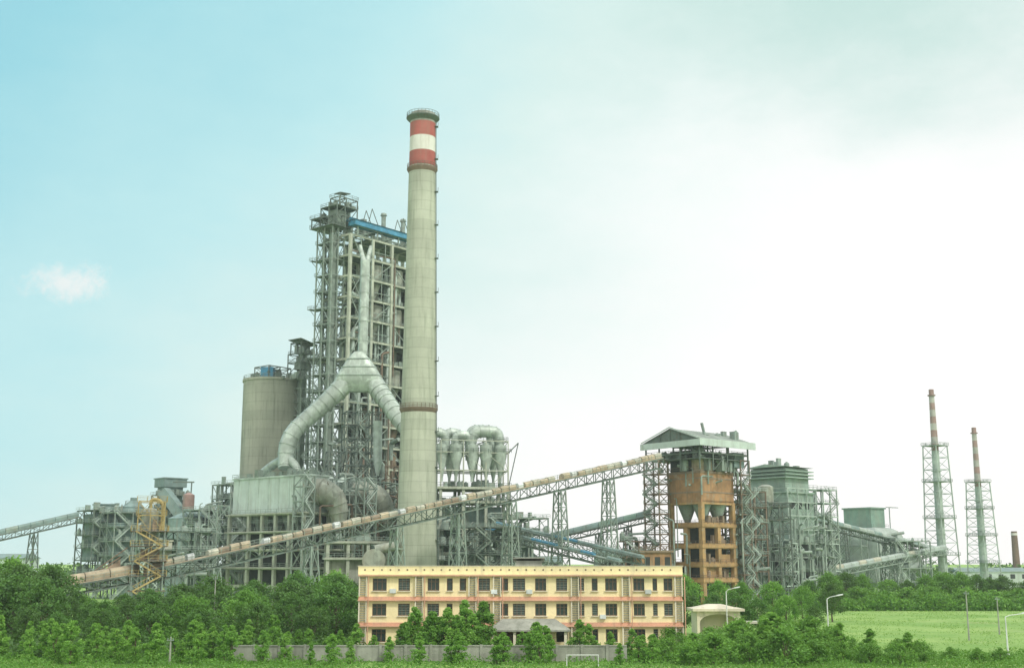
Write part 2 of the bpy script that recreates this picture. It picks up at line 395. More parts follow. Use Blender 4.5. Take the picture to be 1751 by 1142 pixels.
b = B()
for k in range(2, nl): clutter(b, fr, 1, 35, 1.6, 7, zs[k]+0.1, 12, 3)
b.done('machinery', 'green', pt_)
b = B(); pipes(b, fr, -0.5, 36, -0.6, 0.6, 8, H-4, 18, (0.15, 0.4)); b.done('hot_pipework', 'rust', pt_)
b = B()
fr.box(b, 1, 35, -1.0, 2.4, H+3.4, H+5.2); b.add([fr.p(0.6, -1.4, H+5.2), fr.p(35.4, -1.4, H+5.2), fr.p(35.4, 1.1, H+6.2), fr.p(0.6, 1.1, H+6.2), fr.p(35.4, 3.4, H+5.2), fr.p(0.6, 3.4, H+5.2)], [(0, 1, 2, 3), (3, 2, 4, 5), (0, 3, 5), (1, 4, 2)])
b.done('blue_roof_gallery', 'blue', pt_)
b = B(); frame(b, fr, [3, 12, 22, 30, 36], [0, 6, 12], [H, H+3.4], 0.4, 0.3, 0.6); rails(b, fr, 2, 37, 3.6, 13, H+3.3); b.done('roof_frame', 'steel', pt_)
b = B(); clutter(b, fr, 2, 34, 4, 12, H+3.4, 26, 6.5); clutter(b, fr, 2, 36, 1, 6, H, 20, 3)
for u in (4, 20.5, 30): p = fr.p(u, 6, H); b.cyl(p, p+Vector((0, 0, 12)), 0.8, 0.8, 12); b.cyl(p+Vector((0, 0, 12)), p+Vector((0, 0, 12.8)), 1.2, 0.9, 12)
b.done('roof_stack', 'steel', pt_)
b = B()
for u in (9, 24):
    for dv in (2, 5): b.beam(fr.p(u, dv, H+4), fr.p(u+3.2, dv+1, H+12), 0.2); b.beam(fr.p(u+6.5, dv, H+4), fr.p(u+3.2, dv+1, H+12), 0.2)
b.done('lifting_frame', 'steeld', pt_)

st = Fr(tuple(fr.p(-4, 4.5, 0))[:2], 50)
stt = T('stair_tower', 'slender steel stair and lift tower with cantilevered landings', 'stair tower', st.base())
H2 = ZZ(388, 382); n2 = 22; z2 = [H2*i/n2 for i in range(n2+1)]
b = B(); frame(b, st, [0, 2.6, 5.2], [0, 4, 7.5], z2, 0.38, 0.25, 0.6, 0.17); b.done('steel_frame', 'steel', stt)
b = B(); stairs(b, st, 0.5, 4.7, 6.2, z2); b.done('stair_flight', 'steell', stt)
b = B()
for k in range(1, n2+1):
    st.box(b, -0.2, 5.4, 5.2, 8.2, z2[k]-0.05, z2[k]+0.06)
b.each('landing_deck', 'steeld', stt)
bal = (4, 7, 8, 12, 14, 17, 20)
b = B()
for k in bal: st.box(b, -1.2, 3, 8.25, 8.6+rnd.uniform(0.6, 2.4), z2[k]-0.05, z2[k]+0.06)
b.each('balcony_deck', 'steeld', stt)
for k in range(1, n2+1):
    b = B(); rails(b, st, -0.3, 5.4, 4, 8.2, z2[k])
    if k in bal: rails(b, st, -1.2, 3, 8.2, 10.0, z2[k]); b.beam(st.p(0, 7.5, z2[k]-2.5), st.p(0, 10.0, z2[k]), 0.15)
    b.done('railing', 'steel', stt)
b = B(); st.box(b, 1.2, 3.6, 0.8, 2.8, 0, H2-2)
b.done('lift_shaft', 'green', stt)
b = B(); frame(b, st, [-1, 2.5, 6], [5, 9.5], [H2, H2+3.2], 0.3, 0.25, 0.8); frame(b, st, [-1, 2.5, 8], [-3, 1, 5], [H2, H2+3.2, H2+6.4], 0.3, 0.25, 0.8); frame(b, st, [0, 3, 8], [-3, 1.5], [H2+6.4, H2+9.4], 0.3, 0.25, 0.8)
rails(b, st, -1.5, 6.5, 5, 10, H2+3.4); rails(b, st, -1.2, 8.2, -3.2, 5, H2+6.5); rails(b, st, -0.2, 8.2, -3.2, 1.8, H2+9.6); rails(b, st, -1.5, 6.5, -1.5, 10, H2+0.2); b.done('head_frame', 'steeld', stt)
b = B(); st.box(b, -1.5, 6.5, -1.5, 10, H2-0.1, H2+0.12); st.box(b, -1.5, 6.5, 5.05, 10, H2+3.3, H2+3.45); st.box(b, -1.2, 8.2, -3.2, 5, H2+6.35, H2+6.5); b.each('head_platform', 'steeld', stt)
b = B(); st.box(b, 0.5, 5, -1, 3, H2+0.2, H2+5.4); clutter(b, st, -0.5, 7, -2.5, 4, H2+6.5, 9, 3.4); clutter(b, st, -1, 6, 5, 9, H2+3.5, 6, 2.6)
b.done('machine_room', 'green', stt)
b = B(); b.obox(st.p(0, -3.4, H2+10.6), st.a*4.5+Vector((0, 0, 0.5)), st.b*3.2, (0, 0, 0.2)); b.beam(st.p(0.2, -3.2, H2+9.4), st.p(0.2, -3.2, H2+10.6), 0.2); b.beam(st.p(4.2, -0.5, H2+9.4), st.p(4.2, -0.5, H2+11), 0.2)
b.done('sloping_roof', 'steeld', stt)

# ------------------------------------------------------------------ great duct
gp = T('gas_duct', 'huge silver forked gas duct with ribbed clad elbows', 'duct', tuple(S(620, 960, 352).xy)+(0,))
for pts in ([S(616, 420, 356), S(619, 434, 355), S(623, 450, 353)], [S(634, 422, 358), S(631, 435, 356), S(627, 450, 354)]):
    b = B(); duct(b, pts, [0.55, 0.65, 0.9], 2.0, 14); b.done('inlet_duct', 'duct', gp)
b = B()
duct(b, [S(625, 446, 353), S(624, 480, 353), S(622, 550, 352), S(620, 606, 352)], [1.4, 1.4, 1.4, 1.5], 4)
b.done('vertical_duct', 'duct', gp)
b = B(); secs = [(602, 1.5, 1.5), (608, 2.4, 2.2), (622, 4.3, 3.0), (636, 5.9, 3.3), (650, 7.3, 3.2), (662, 7.4, 2.6), (670, 5.2, 1.6)]
n = 32
for py, hx, hy in secs:
    c_ = S(614, py, 352)
    for j in range(n):
        t = 2*math.pi*j/n; ct, s_ = math.cos(t), math.sin(t)
        b.v.append((c_.x+hx*math.copysign(abs(ct)**0.6, ct), c_.y+hy*math.copysign(abs(s_)**0.6, s_), c_.z))
for i in range(len(secs)-1):
    for j in range(n): a_ = i*n+j; b_ = i*n+(j+1) % n; b.f.append((a_, b_, b_+n, a_+n))
b.f.append(tuple(range(n))); b.f.append(tuple((len(secs)-1)*n+j for j in range(n)))
b.done('duct_hood', 'duct', gp)
b = B()
for py, hx, hy in ((615, 3.4, 2.7), (629, 5.15, 3.2), (643, 6.65, 3.3)):
    c_ = S(614, py, 352); ring_ = []
    for j in range(24):
        t = 2*math.pi*j/24; ct, s_ = math.cos(t), math.sin(t); ring_.append(Vector((c_.x+(hx+0.1)*math.copysign(abs(ct)**0.6, ct), c_.y+(hy+0.1)*math.copysign(abs(s_)**0.6, s_), c_.z)))
    for j in range(24): b.beam(ring_[j], ring_[(j+1) % 24], 0.22)
b.done('hood_stiffener', 'steell', gp)
b = B(); duct(b, [S(590, 656, 352), S(572, 674, 351), S(548, 696, 350), S(524, 717, 349), S(504, 736, 347.5), S(493, 756, 346.5), S(489, 776, 346), S(488, 800, 345)], [3.0, 2.75, 2.5, 2.4, 2.4, 2.4, 2.3, 2.1], 2.4, 20, 4)
b.done('duct_arm', 'duct', gp)
b = B(); duct(b, [S(640, 656, 352), S(652, 673, 350), S(664, 690, 347), S(678, 710, 344), S(696, 733, 341), S(716, 762, 337), S(720, 800, 335)], [3.0, 2.75, 2.5, 2.4, 2.4, 2.4, 2.4], 2.4, 20, 4)
b.done('duct_arm', 'duct', gp)
b = B(); duct(b, [S(493, 782, 345), S(506, 797, 343), S(508, 808, 342)], [1.1, 1.1, 1.1]); b.done('branch_duct', 'duct', gp)
b = B(); duct(b, [S(482, 786, 346), S(468, 794, 349), S(450, 808, 353), S(446, 816, 354)], [1.2, 1.2, 1.2, 1.2]); b.done('branch_duct', 'duct', gp)
sf = Fr(XY(588, 960, 352), 20)
sup = T('duct_support_tower', 'braced lattice steel tower carrying the forked duct', 'steel tower', sf.base())
zs_ = [i*4.0 for i in range(int(ZZ(680, 352)/4)+1)]
b = B(); frame(b, sf, [0, 3.2, 7.5, 10.5], [0, 4, 8], zs_, 0.32, 0.2, 0.95, 0.15); b.done('steel_frame', 'steeld', sup)
b = B(); frame(b, sf, [-5, -1], [2, 6], zs_[:-3], 0.32, 0.2, 0.95, 0.15); b.done('braced_frame', 'steeld', sup)
b = B(); frame(b, sf, [12, 16], [0, 6], zs_[:-4], 0.32, 0.2, 0.95, 0.15); b.done('braced_frame', 'rust', sup)
b = B(); stairs(b, sf, 3.4, 7.2, -1.2, zs_[3:]); b.done('stair_flight', 'steel', sup)
b = B(); pipes(b, sf, -4, 16, -1, 7, 20, zs_[-3], 26, (0.2, 0.7)); b.done('pipework', 'steel', sup)
b = B(); p = S(646, 790, 350); b.cyl(p, S(646, 720, 350), 1.3); b.cyl(p+Vector((0, 0, -4)), p, 0.4, 1.3); b.done('gas_cooler', 'steell', sup)

# ------------------------------------------------------------------ silo
scx, scy = XY(454, 960, 425); r = 10.2; zt = ZZ(655, 425)
si = T('concrete_silo', 'large weathered cylindrical concrete storage silo', 'silo', (scx, scy, 0))
b = B(); b.lathe((scx, scy), [(r, 0), (r, zt), (r+0.35, zt+0.02), (r+0.35, zt+0.9), (r-0.4, zt+0.9), (r-0.4, zt+0.5)], 56); b.done('concrete_wall', 'silo', si)
sfr = Fr((scx, scy), 50)
b = B()
for k in range(30):
    t = 2*math.pi*k/30; t2 = 2*math.pi*(k+1)/30; p = Vector((scx+r*math.cos(t), scy+r*math.sin(t), zt+0.9)); q = Vector((scx+r*math.cos(t2), scy+r*math.sin(t2), zt+0.9))
    b.beam(p, p+Vector((0, 0, 1.2)), 0.1)
    for h in (0.6, 1.2): b.beam(p+Vector((0, 0, h)), q+Vector((0, 0, h)), 0.1)
b.done('railing', 'steel', si)
b = B(); clutter(b, sfr, -6, 6, -6, 6, zt+0.5, 26, 4.5); frame(b, sfr, [-5, 0, 5], [-4, 4], [zt+0.5, zt+3.2, zt+5.5], 0.3, 0.25, 0.8); b.done('roof_frame', 'steeld', si)
b = B(); p = S(464, 637, 425); b.box(p.x-2.6, p.x+1.8, p.y-6, p.y-2, zt+1.5, zt+5.0); b.done('dust_filter', 'blue', si)
ef = Fr(XY(505, 960, 418), 50)
et = T('bucket_elevator_tower', 'narrow open steel elevator tower with cluttered head platforms', 'steel tower', ef.base())
He = ZZ(640, 418); ze = [He*i/16 for i in range(17)]
b = B(); frame(b, ef, [0, 4, 8], [0, 5], ze, 0.42, 0.28, 0.8); b.done('steel_frame', 'steel', et)
b = B(); stairs(b, ef, 0.5, 7.5, -1.2, ze); rails(b, ef, -0.5, 8.5, -1.3, 5.5, ze[-1]); rails(b, ef, -0.5, 8.5, -1.3, 5.5, ze[-3]); b.done('stair_flight', 'steell', et)
b = B(); ef.box(b, 1.2, 3.4, 1.2, 3.6, 0, He+9); ef.box(b, 0, 4.5, 0.3, 4.2, He+2, He+4.6); ef.box(b, 0.5, 4, 0.6, 4, He+8, He+10.6); b.done('elevator_casing', 'green', et)
b = B(); frame(b, ef, [-1.5, 3, 9], [-1, 6], [He, He+4.4, He+7.6], 0.3, 0.25, 0.9); rails(b, ef, -1.5, 9, -1, 6, He+4.6); rails(b, ef, -1.5, 9, -1, 6, He+7.6)
b.obox(ef.p(-2.2, -1.6, He+12.6), ef.a*8+Vector((0, 0, -1.6)), ef.b*7, (0, 0, 0.2)); frame(b, ef, [-1.2, 6], [-0.6, 5], [He+7.6, He+11.6], 0.3, 0.2, 0.5); b.done('head_frame', 'steeld', et)
b = B(); clutter(b, ef, -1, 8, -0.5, 5, He+4.6, 12, 2.8); clutter(b, ef, -1, 5, -0.5, 5, He+7.7, 8, 3.2); clutter(b, ef, -6, 0, -2, 4, He-2, 10, 2.4); pipes(b, ef, -1, 8, -1, 5, 20, He+9, 26); b.done('pipework', 'steel', et)

# ------------------------------------------------------------------ bag filter building
bf = Fr(XY(517, 960, 330), 50)
bt_ = T('bag_filter_house', 'long pale sheet clad filter house raised on concrete frame', 'industrial building', bf.base())
z1 = ZZ(872, 330); z2_ = ZZ(812, 330)
b = B(); bf.box(b, 1.2, 9.5, 0.8, 33.5, z1, z2_); b.done('casing_wall', 'clad', bt_)
b = B(); bf.box(b, 0.9, 9.8, 0.4, 33.9, z2_+0.01, z2_+0.5); bf.box(b, 0.9, 9.8, 0.4, 33.9, z1-0.6, z1-0.01); b.each('casing_edge', 'steell', bt_)
b = B()
for i in range(7): v = 3.2+i*4.6; bf.box(b, 1.08, 1.2, v, v+0.1, z1, z2_)
b.each('panel_rib', 'steell', bt_)
zl = [0, 5, 10, 15, 20, z1-0.7]
b = B(); frame(b, bf, [0, 9, 18, 27, 38], [0, 6, 12, 18, 24, 33], zl, 0.9, 0.6, 0.0); b.done('concrete_frame', 'conc', bt_)
b = B()
for z in zl[2:]: bf.box(b, -1, 39, -1, 34, z-0.1, z+0.25)
b.each('floor_slab', 'conc', bt_)
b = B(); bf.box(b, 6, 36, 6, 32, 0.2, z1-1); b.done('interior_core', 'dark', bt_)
for i in range(7):
    b = B(); p = bf.p(4.5, 3+i*4.4, 0); b.lathe((p.x, p.y), [(0.4, z1-6), (2.0, z1-1)], 4); b.done('dust_hopper', 'steel', bt_)
b = B()
for z in zl[2:]: rails(b, bf, -1, 39, -1, 34, z+0.25)
rails(b, bf, 0, 0.8, 0, 33, z1-3.4, 1.2); rails(b, bf, 0.9, 9.8, 0.4, 33.9, z2_+0.5); rails(b, bf, 10, 38, 0, 30, z2_-4)
b.done('railing', 'steel', bt_)
zb = [0, 5, 10, 15, 20, 24, 28, 32, 35]
for uu, vv, zz_ in (([-3, 1], [-3, 1], zb), ([-3, 1], [35, 39], zb[:-2]), ([14.5, 19], [-8.5, -5], zb), ([10, 20, 30, 38], [0, 10, 20], [z1, z1+5, z1+9])):
    b = B(); frame(b, bf, uu, vv, zz_, 0.34, 0.24, 0.9); b.done('steel_frame', 'steel', bt_)
b = B(); stairs(b, bf, -2.6, 0.6, -3.6, zb); b.done('stair_flight', 'steell', bt_)
b = B(); stairs(b, bf, 35.4, 38.6, -2, zb[:-2], along='v'); b.done('stair_flight', 'steell', bt_)
b = B(); stairs(b, bf, 14.8, 18.8, -9.4, zb); b.done('stair_flight', 'steell', bt_)
b = B(); clutter(b, bf, 1.5, 9, 1, 32, z2_+0.5, 26, 2.2); clutter(b, bf, 12, 38, 2, 20, z1+5, 40, 4); b.done('roof_equipment', 'green', bt_)
b = B(); pipes(b, bf, -2, 38, -4, 3, 6, z1+10, 70, (0.12, 0.4)); b.done('pipework', 'steel', bt_)
b = B(); pipes(b, bf, -2, 38, -5, -1, 6, z1+8, 24, (0.12, 0.3)); b.done('hot_pipework', 'rust', bt_)
for ua in (4.6, 22.5):
    b = B()
    duct(b, [bf.p(ua, 3, z1+5.4), bf.p(ua+1.2, -0.8, z1+5.2), bf.p(ua+3.6, -2.8, z1+3.4), bf.p(ua+4.8, -3.6, z1-0.5), bf.p(ua+5, -3.8, z1-5)], [3.6, 3.6, 3.3, 2.8, 1.4], 1.8, 14, 4); b.done('inlet_casing', 'casing', bt_)
for k in range(6):
    b = B(); p = bf.p(12+k*4.4, 8, z1); b.lathe((p.x, p.y), [(1.7, z1), (1.7, z1+9), (0.5, z1+10.5)], 18); b.done('dust_collector', 'steell', bt_)
lf = Fr(XY(560, 960, 300), 12)
lb = T('fan_house', 'low concrete fan house on columns with curved fan casing', 'industrial building', lf.base())
b = B(); zf = [0, 6.5, 12.5, 16.5]; frame(b, lf, [0, 5, 10, 15], [0, 8], zf, 0.8, 0.6, 0); lf.box(b, -0.8, 15.6, -0.8, 8.8, 12.3, 12.8); lf.box(b, -0.8, 15.6, -0.8, 8.8, 16.3, 16.8); b.done('concrete_frame', 'conc', lb)
b = B(); lf.box(b, 0.5, 14.5, 1.2, 7.8, 0, 12.2); b.done('recessed_wall', 'grey', lb)
b = B(); rails(b, lf, -0.7, 15.5, -0.7, 8.7, 12.8); rails(b, lf, -0.7, 15.5, -0.7, 8.7, 16.8); clutter(b, lf, 1, 14, 1, 7, 16.8, 8, 2.5); b.done('railing', 'steel', lb)
b = B(); p = S(640, 958, 296); b.tube([p+Vector((0, -1.5, 0)), p+Vector((0, 1.5, 0))], 2.8, 26); b.tube([p+Vector((0.3, 0, 2.6)), p+Vector((6, 0, 3.6))], 1.2); b.done('fan_casing', 'casing', lb)

# ------------------------------------------------------------------ cyclone group (beside chimney)
cf = Fr(XY(752, 960, 335), 14)
cg = T('cyclone_separator_bank', 'bank of silver cyclones with arched ducts on concrete platforms', 'cyclone separators', cf.base())
zp1, zp2, zp3 = ZZ(772, 335), ZZ(834, 335), ZZ(858, 335)
W = 19.5
b = B(); frame(b, cf, [-8, 0, 6.5, 13, W], [0, 6, 12], [0, 7, 14, 21, zp3, zp2], 0.8, 0.55, 0); b.done('concrete_frame', 'conc', cg)
b = B()
for z in (zp2, zp3, 14): cf.box(b, -8.6, W+0.8, -0.8, 12.8, z-0.2, z+0.45)
b.each('floor_slab', 'conc', cg)
b = B(); frame(b, cf, [-8, 0, 6.5, 13, W], [0, 6, 12], [zp2, (zp1+zp2)/2, zp1], 0.35, 0.26, 0.2); frame(b, cf, [0, 6.5, 13, W], [0, 12], [zp1, zp1+3.4], 0.25, 0.2, 0.3); b.done('steel_frame', 'conc', cg)
b = B()
for z in (zp1, zp2+0.45, zp3+0.45, 14.4): rails(b, cf, -8.6, W+0.8, -0.8, 12.8, z)
for z in (zp1+3.4,): rails(b, cf, 0, W, 0, 12, z)
b.beam(cf.p(W, 0, zp1), cf.p(W+3, 0, zp1+3), 0.3); b.beam(cf.p(W, 0, zp2), cf.p(W+3, 0, zp1+3), 0.2)
b.done('railing', 'steeld', cg)
for u, v, rr in ((-4.2, 2, 1.5), (0.6, 1.6, 1.5), (4.6, 1.2, 1.8), (9.2, 1.2, 1.8), (13.3, 1.2, 1.8), (17.5, 1.2, 1.8), (4, 8, 1.7), (11, 8, 1.7), (17, 8, 1.7)):
    b = B(); p = cf.p(u, v, 0); cyclone(b, (p.x, p.y), zp1+2.2, rr, 3.2, 6.0); b.done('cyclone', 'duct', cg)
for u0, u1, v, h, rr in ((-3.6, 2.2, 4, 2.6, 1.3), (2.6, 7.2, 8, 3.0, 1.4), (9.4, 17.6, 3, 3.2, 1.7), (10.0, 16.6, 9, 4.2, 1.5), (4.4, 9.0, 3, 2.0, 1.2)):
    b = B(); zb_ = zp1+1.5
    duct(b, [cf.p(u0, v, zb_-3), cf.p(u0, v, zb_+h-1.5), cf.p(u0+(u1-u0)*0.1, v, zb_+h+0.9), cf.p(u0+(u1-u0)*0.3, v, zb_+h+1.6), cf.p(u0+(u1-u0)*0.7, v, zb_+h+1.6), cf.p(u1-(u1-u0)*0.07, v, zb_+h+0.8), cf.p(u1, v, zb_+h-2), cf.p(u1, v, zb_-2)], [rr*0.7, rr*0.85, rr, rr*1.05, rr*1.05, rr, rr*0.85, rr*0.6], 1.8, 18, 4); b.done('arched_duct', 'duct', cg)
b = B(); clutter(b, cf, -7, W, 1, 11, zp2+0.4, 22, 2.4); clutter(b, cf, -7, W, 0, 11, zp3+0.4, 24, 2.6); clutter(b, cf, -7, W, 0, 11, 14.4, 24, 4); pipes(b, cf, -7, W, -0.5, 6, 2, zp2, 34, (0.15, 0.5)); b.done('pipework', 'steel', cg)
b = B(); cf.box(b, -6, W-1, 4, 11, 0.2, zp3-1); b.done('recessed_wall', 'slate', cg)
b = B(); b.cyl(cf.p(-9, 2, zp2), cf.p(-9, 2, zp1-4), 1.4); b.cyl(cf.p(-9, 2, zp2-4), cf.p(-9, 2, zp2), 0.3, 1.4); b.done('surge_tank', 'steell', cg)
af = Fr(XY(785, 960, 305), 14)
an = T('steel_annex', 'dense braced steel frame with pipes and platforms', 'steel structure', af.base())
za = [i*3.4 for i in range(7)]
b = B(); frame(b, af, [0, 4, 8, 12, 16], [0, 7], za, 0.35, 0.25, 0.85); b.done('steel_frame', 'steeld', an)
b = B()
for z in za[2:]: rails(b, af, -0.3, 16.3, -0.4, 7.2, z); af.box(b, 0, 16, 0, 7, z-0.1, z)
stairs(b, af, 4, 8, -1.3, za); b.done('walkway', 'steel', an)
b = B(); pipes(b, af, 0, 16, 0, 7, 1, 20, 30, (0.15, 0.55)); clutter(b, af, 0, 16, 1, 6, 13.6, 8, 3); clutter(b, af, 0, 16, 1, 6, 6.8, 8, 3); b.done('pipework', 'steel', an)

# ------------------------------------------------------------------ conveyors
def conveyor(name, label, pa, pb, w, th, covers, deckm='cream', trm='steeld', hood=0.9, seg=4.2, gaps=0.12, step=3.0, rail=True):
    pa = Vector(pa); pb = Vector(pb); d = pb-pa; L_ = d.length; dn = d.normalized(); n = Vector((dn.y, -dn.x, 0)).normalized(); up = Vector((0, 0, 1))
    t = T(name, label, 'conveyor', (pa.x, pa.y, 0))
    b = B(); k = int(L_/step)
    for sgn in (-1, 1):
        o1 = n*w/2*sgn
        b.beam(pa+o1, pb+o1, 0.22, 0.3); b.beam(pa+o1-up*th, pb+o1-up*th, 0.22, 0.3)
        for i in range(k+1):
            p = pa.lerp(pb, i/k)+o1; b.beam(p, p-up*th, 0.16)
            if i < k:
                q = pa.lerp(pb, (i+1)/k)+o1
                if i % 2: b.beam(p, q-up*th, 0.15)
                else: b.beam(p-up*th, q, 0.15)
    for i in range(k+1):
        p = pa.lerp(pb, i/k); b.beam(p-n*w/2-up*th, p+n*w/2-up*th, 0.15)
    b.done('truss', trm, t)
    b = B(); b.obox(pa-n*w*0.5+up*0.16, d, n*w, up*0.14); b.done('belt_deck', deckm, t)
    if rail:
        b = B()
        for sgn in (-1, 1):
            o1 = n*(w/2-0.05)*sgn+up*0.3
            for h in (0.55, 1.1): b.beam(pa+o1+up*h, pb+o1+up*h, 0.06)
            for i in range(int(L_/2.1)): p = pa.lerp(pb, i/int(L_/2.1))+o1; b.beam(p, p+up*1.1, 0.06)
        b.done('handrail', 'steel', t)
    ns = int(L_/seg); cyc = covers == 'cycle'
    for i in range(ns):
        if not cyc and rnd.random() < gaps: continue
        e0, e1 = 0.02, 0.98; mm = None; hk = hood
        if cyc:
            mm = rnd.choice(['tan', 'tan', 'tan', 'cream', 'brown']); hk = hood*rnd.uniform(0.8, 1.1); e0, e1 = rnd.uniform(0.02, 0.1), rnd.uniform(0.88, 0.98)
            if i % 7 == 3: mm = 'white'; e0, e1 = 0.2, 0.8
            elif i % 7 == 5: mm = 'cream'
            elif rnd.random() < 0.07: continue
        b = B(); p = pa.lerp(pb, (i+e0)/ns)+up*0.32; q = pa.lerp(pb, (i+e1)/ns)+up*0.32; hw = w*0.36
        sec = [(-hw, 0), (-hw, hk*0.55), (-hw*0.62, hk*0.9), (0, hk), (hw*0.62, hk*0.9), (hw, hk*0.55), (hw, 0)]
        vv = [p+n*x+up*z for x, z in sec]+[q+n*x+up*z for x, z in sec]; m_ = len(sec)
        b.add(vv, [(j, j+1, j+1+m_, j+m_) for j in range(m_-1)]+[tuple(reversed(range(m_))), tuple(range(m_, 2*m_))])
        b.done('belt_hood', mm or rnd.choice(covers), t)
    return t, pa, pb, n, dn
def trestle(P, n, dn, m_='steel', wt=(1.5, 0.7), wb=(3.0, 1.4), group='trestles under the long conveyor', label='braced lattice steel trestle under the conveyor', step=4.2):
    P = Vector(P); h = Vector((dn.x, dn.y, 0)).normalized()
    t = T('conveyor_trestle', label, 'trestle', (P.x, P.y, 0), group)
    b = B(); k = max(2, int(P.z/step))
    def leg(i, j, s): f = 1-s; return Vector((P.x, P.y, 0))+n*i*(wt[0]*s+wb[0]*f)+h*j*(wt[1]*s+wb[1]*f)+Vector((0, 0, P.z*s))
    cs = [(-1, -1), (1, -1), (1, 1), (-1, 1)]
    for i, j in cs: b.beam(leg(i, j, 0), leg(i, j, 1), 0.28)
    for q in range(k+1):
        s = q/k
        for a in range(4):
            A1 = cs[a]; A2 = cs[(a+1) % 4]
            b.beam(leg(*A1, s), leg(*A2, s), 0.16)
            if q < k: b.beam(leg(*A1, s), leg(*A2, (q+1)/k), 0.13); b.beam(leg(*A2, s), leg(*A1, (q+1)/k), 0.13)
    b.done('lattice_frame', m_, t)
    b = B()
    for i, j in cs: p = leg(i, j, 0); b.box(p.x-0.7, p.x+0.7, p.y-0.7, p.y+0.7, 0, 0.7)
    b.each('footing', 'conc', t)
PA = S(255, 974, 246); PB = S(1128, 784, 322)
_, pa, pb, n, dn = conveyor('long_belt_conveyor', 'long inclined belt conveyor with dusty broken tan hoods', PA, PB, 3.0, 2.5, 'cycle', 'tan', 'steeld', 1.25, 2.4, 0)
for tt in (0.1, 0.26, 0.415, 0.535, 0.645, 0.755, 0.87):
    p = pa.lerp(pb, tt); trestle(p-Vector((0, 0, 2.6)), n, dn)
conveyor('tail_conveyor', 'short low conveyor with broad dusty tan hoods', S(98, 1004, 236), S(226, 982, 245), 3.6, 1.8, ['tan'], 'tan', 'steeld', 1.7, 4, 0)
conveyor('blue_belt_conveyor', 'inclined conveyor with faded blue hoods', S(832, 906, 318), S(1062, 962, 290), 1.8, 1.6, ['blue', 'blue', 'slate'], 'steel', 'steeld', 0.6, 4, 0.06)
conveyor('blue_belt_conveyor', 'inclined conveyor with faded blue hoods', S(850, 897, 330), S(1100, 955, 300), 1.8, 1.6, ['blue', 'slate'], 'steel', 'steeld', 0.6, 4, 0.06)
_, a_, b_, n_, d_ = conveyor('green_belt_conveyor', 'enclosed grey green conveyor gallery on thin trestles', S(940, 922, 372), S(1112, 882, 360), 2.6, 1.6, ['teal', 'slate'], 'steel', 'steeld', 1.6, 4, 0, rail=False)
for tt in (0.5, 0.78): trestle(a_.lerp(b_, tt)-Vector((0, 0, 1.7)), n_, d_, 'steeld', group='trestles under the green conveyor', label='thin dark lattice trestle under green gallery')
_, a_, b_, n_, d_ = conveyor('grey_belt_conveyor', 'dark grey inclined conveyor gallery', S(-60, 928, 372), S(133, 884, 396), 2.8, 1.8, ['slate', 'slate', 'steel'], 'steel', 'steeld', 1.5, 4, 0, rail=False)
for tt in (0.25, 0.6): trestle(a_.lerp(b_, tt)-Vector((0, 0, 1.8)), n_, d_, 'steeld', group='trestles under the grey conveyor', label='thin dark lattice trestle under grey gallery')
_, a_, b_, n_, d_ = conveyor('grey_belt_conveyor', 'grey gallery descending between buildings', S(1352, 880, 400), S(1612, 944, 470), 2.8, 1.8, ['slate', 'dullg'], 'steel', 'steeld', 1.4, 5, 0, rail=False)
for tt in (0.3, 0.6): trestle(a_.lerp(b_, tt)-Vector((0, 0, 1.8)), n_, d_, 'steeld', group='trestles under the grey gallery', label='thin lattice trestle under grey gallery')
_, a_, b_, n_, d_ = conveyor('pale_belt_conveyor', 'pale inclined conveyor rising on raking legs', S(1412, 977, 400), S(1615, 938, 462), 2.8, 1.8, ['cream', 'dullg'], 'steell', 'steel', 1.3, 5, 0, rail=False)
for tt in (0.35, 0.55, 0.75): trestle(a_.lerp(b_, tt)-Vector((0, 0, 1.8)), n_, d_, 'steel', group='trestles under the pale conveyor', label='pale lattice trestle under low conveyor')

tf = Fr(XY(224, 1000, 243), 18)
tt_ = T('transfer_tower', 'grey steel transfer tower with faded yellow stairs and hopper', 'transfer tower', tf.base())
zt_ = ZZ(908, 245); zz = [zt_*i/6 for i in range(7)]
b = B(); frame(b, tf, [0, 3, 6], [0, 3.5, 7], zz, 0.26, 0.2, 0.7, 0.13); b.done('steel_frame', 'steel', tt_)
b = B(); stairs(b, tf, 0.3, 5.6, -1.2, zz)
for z in zz[3:]: rails(b, tf, -0.6, 6.7, -1.3, 7.5, z, 1.8, 0.06)
b.done('yellow_stair', 'ylw', tt_)
b = B()
for z in zz[2:]: tf.box(b, -0.6, 6.7, -0.2, 7.4, z-0.08, z+0.05)
b.each('platform', 'rust', tt_)
b = B(); c0 = tf.p(3.0, 3.5, 0); b.lathe((c0.x, c0.y), [(0.5, zt_-4), (1.7, zt_), (1.7, zt_+4.0), (0.8, zt_+4.8)], 20); b.done('hopper', 'casing', tt_)
b = B(); tf.box(b, 1.5, 5.2, 1, 6, zz[4], zz[5]-0.6); b.done('transfer_chute', 'brown', tt_)
b = B(); duct(b, [tf.p(5.3, 2, zt_), tf.p(5.4, 2, zt_+4.6), tf.p(4.8, 2.5, zt_+6.2), tf.p(3.2, 3, zt_+6.4), tf.p(3.0, 3.4, zt_+4.6)], [0.33]*5, 2.5, 10); b.done('dust_duct', 'ylw', tt_)
b = B(); frame(b, tf, [0.6, 3.0, 5.8], [0.6, 6], [zt_, zt_+3.2, zt_+6], 0.18, 0.14, 0.7, 0.1)
for z in (zt_+3.2, zt_+6): rails(b, tf, 0.3, 6.2, 0.3, 6.4, z, 1.5, 0.06)
b.done('upper_frame', 'ylw', tt_)
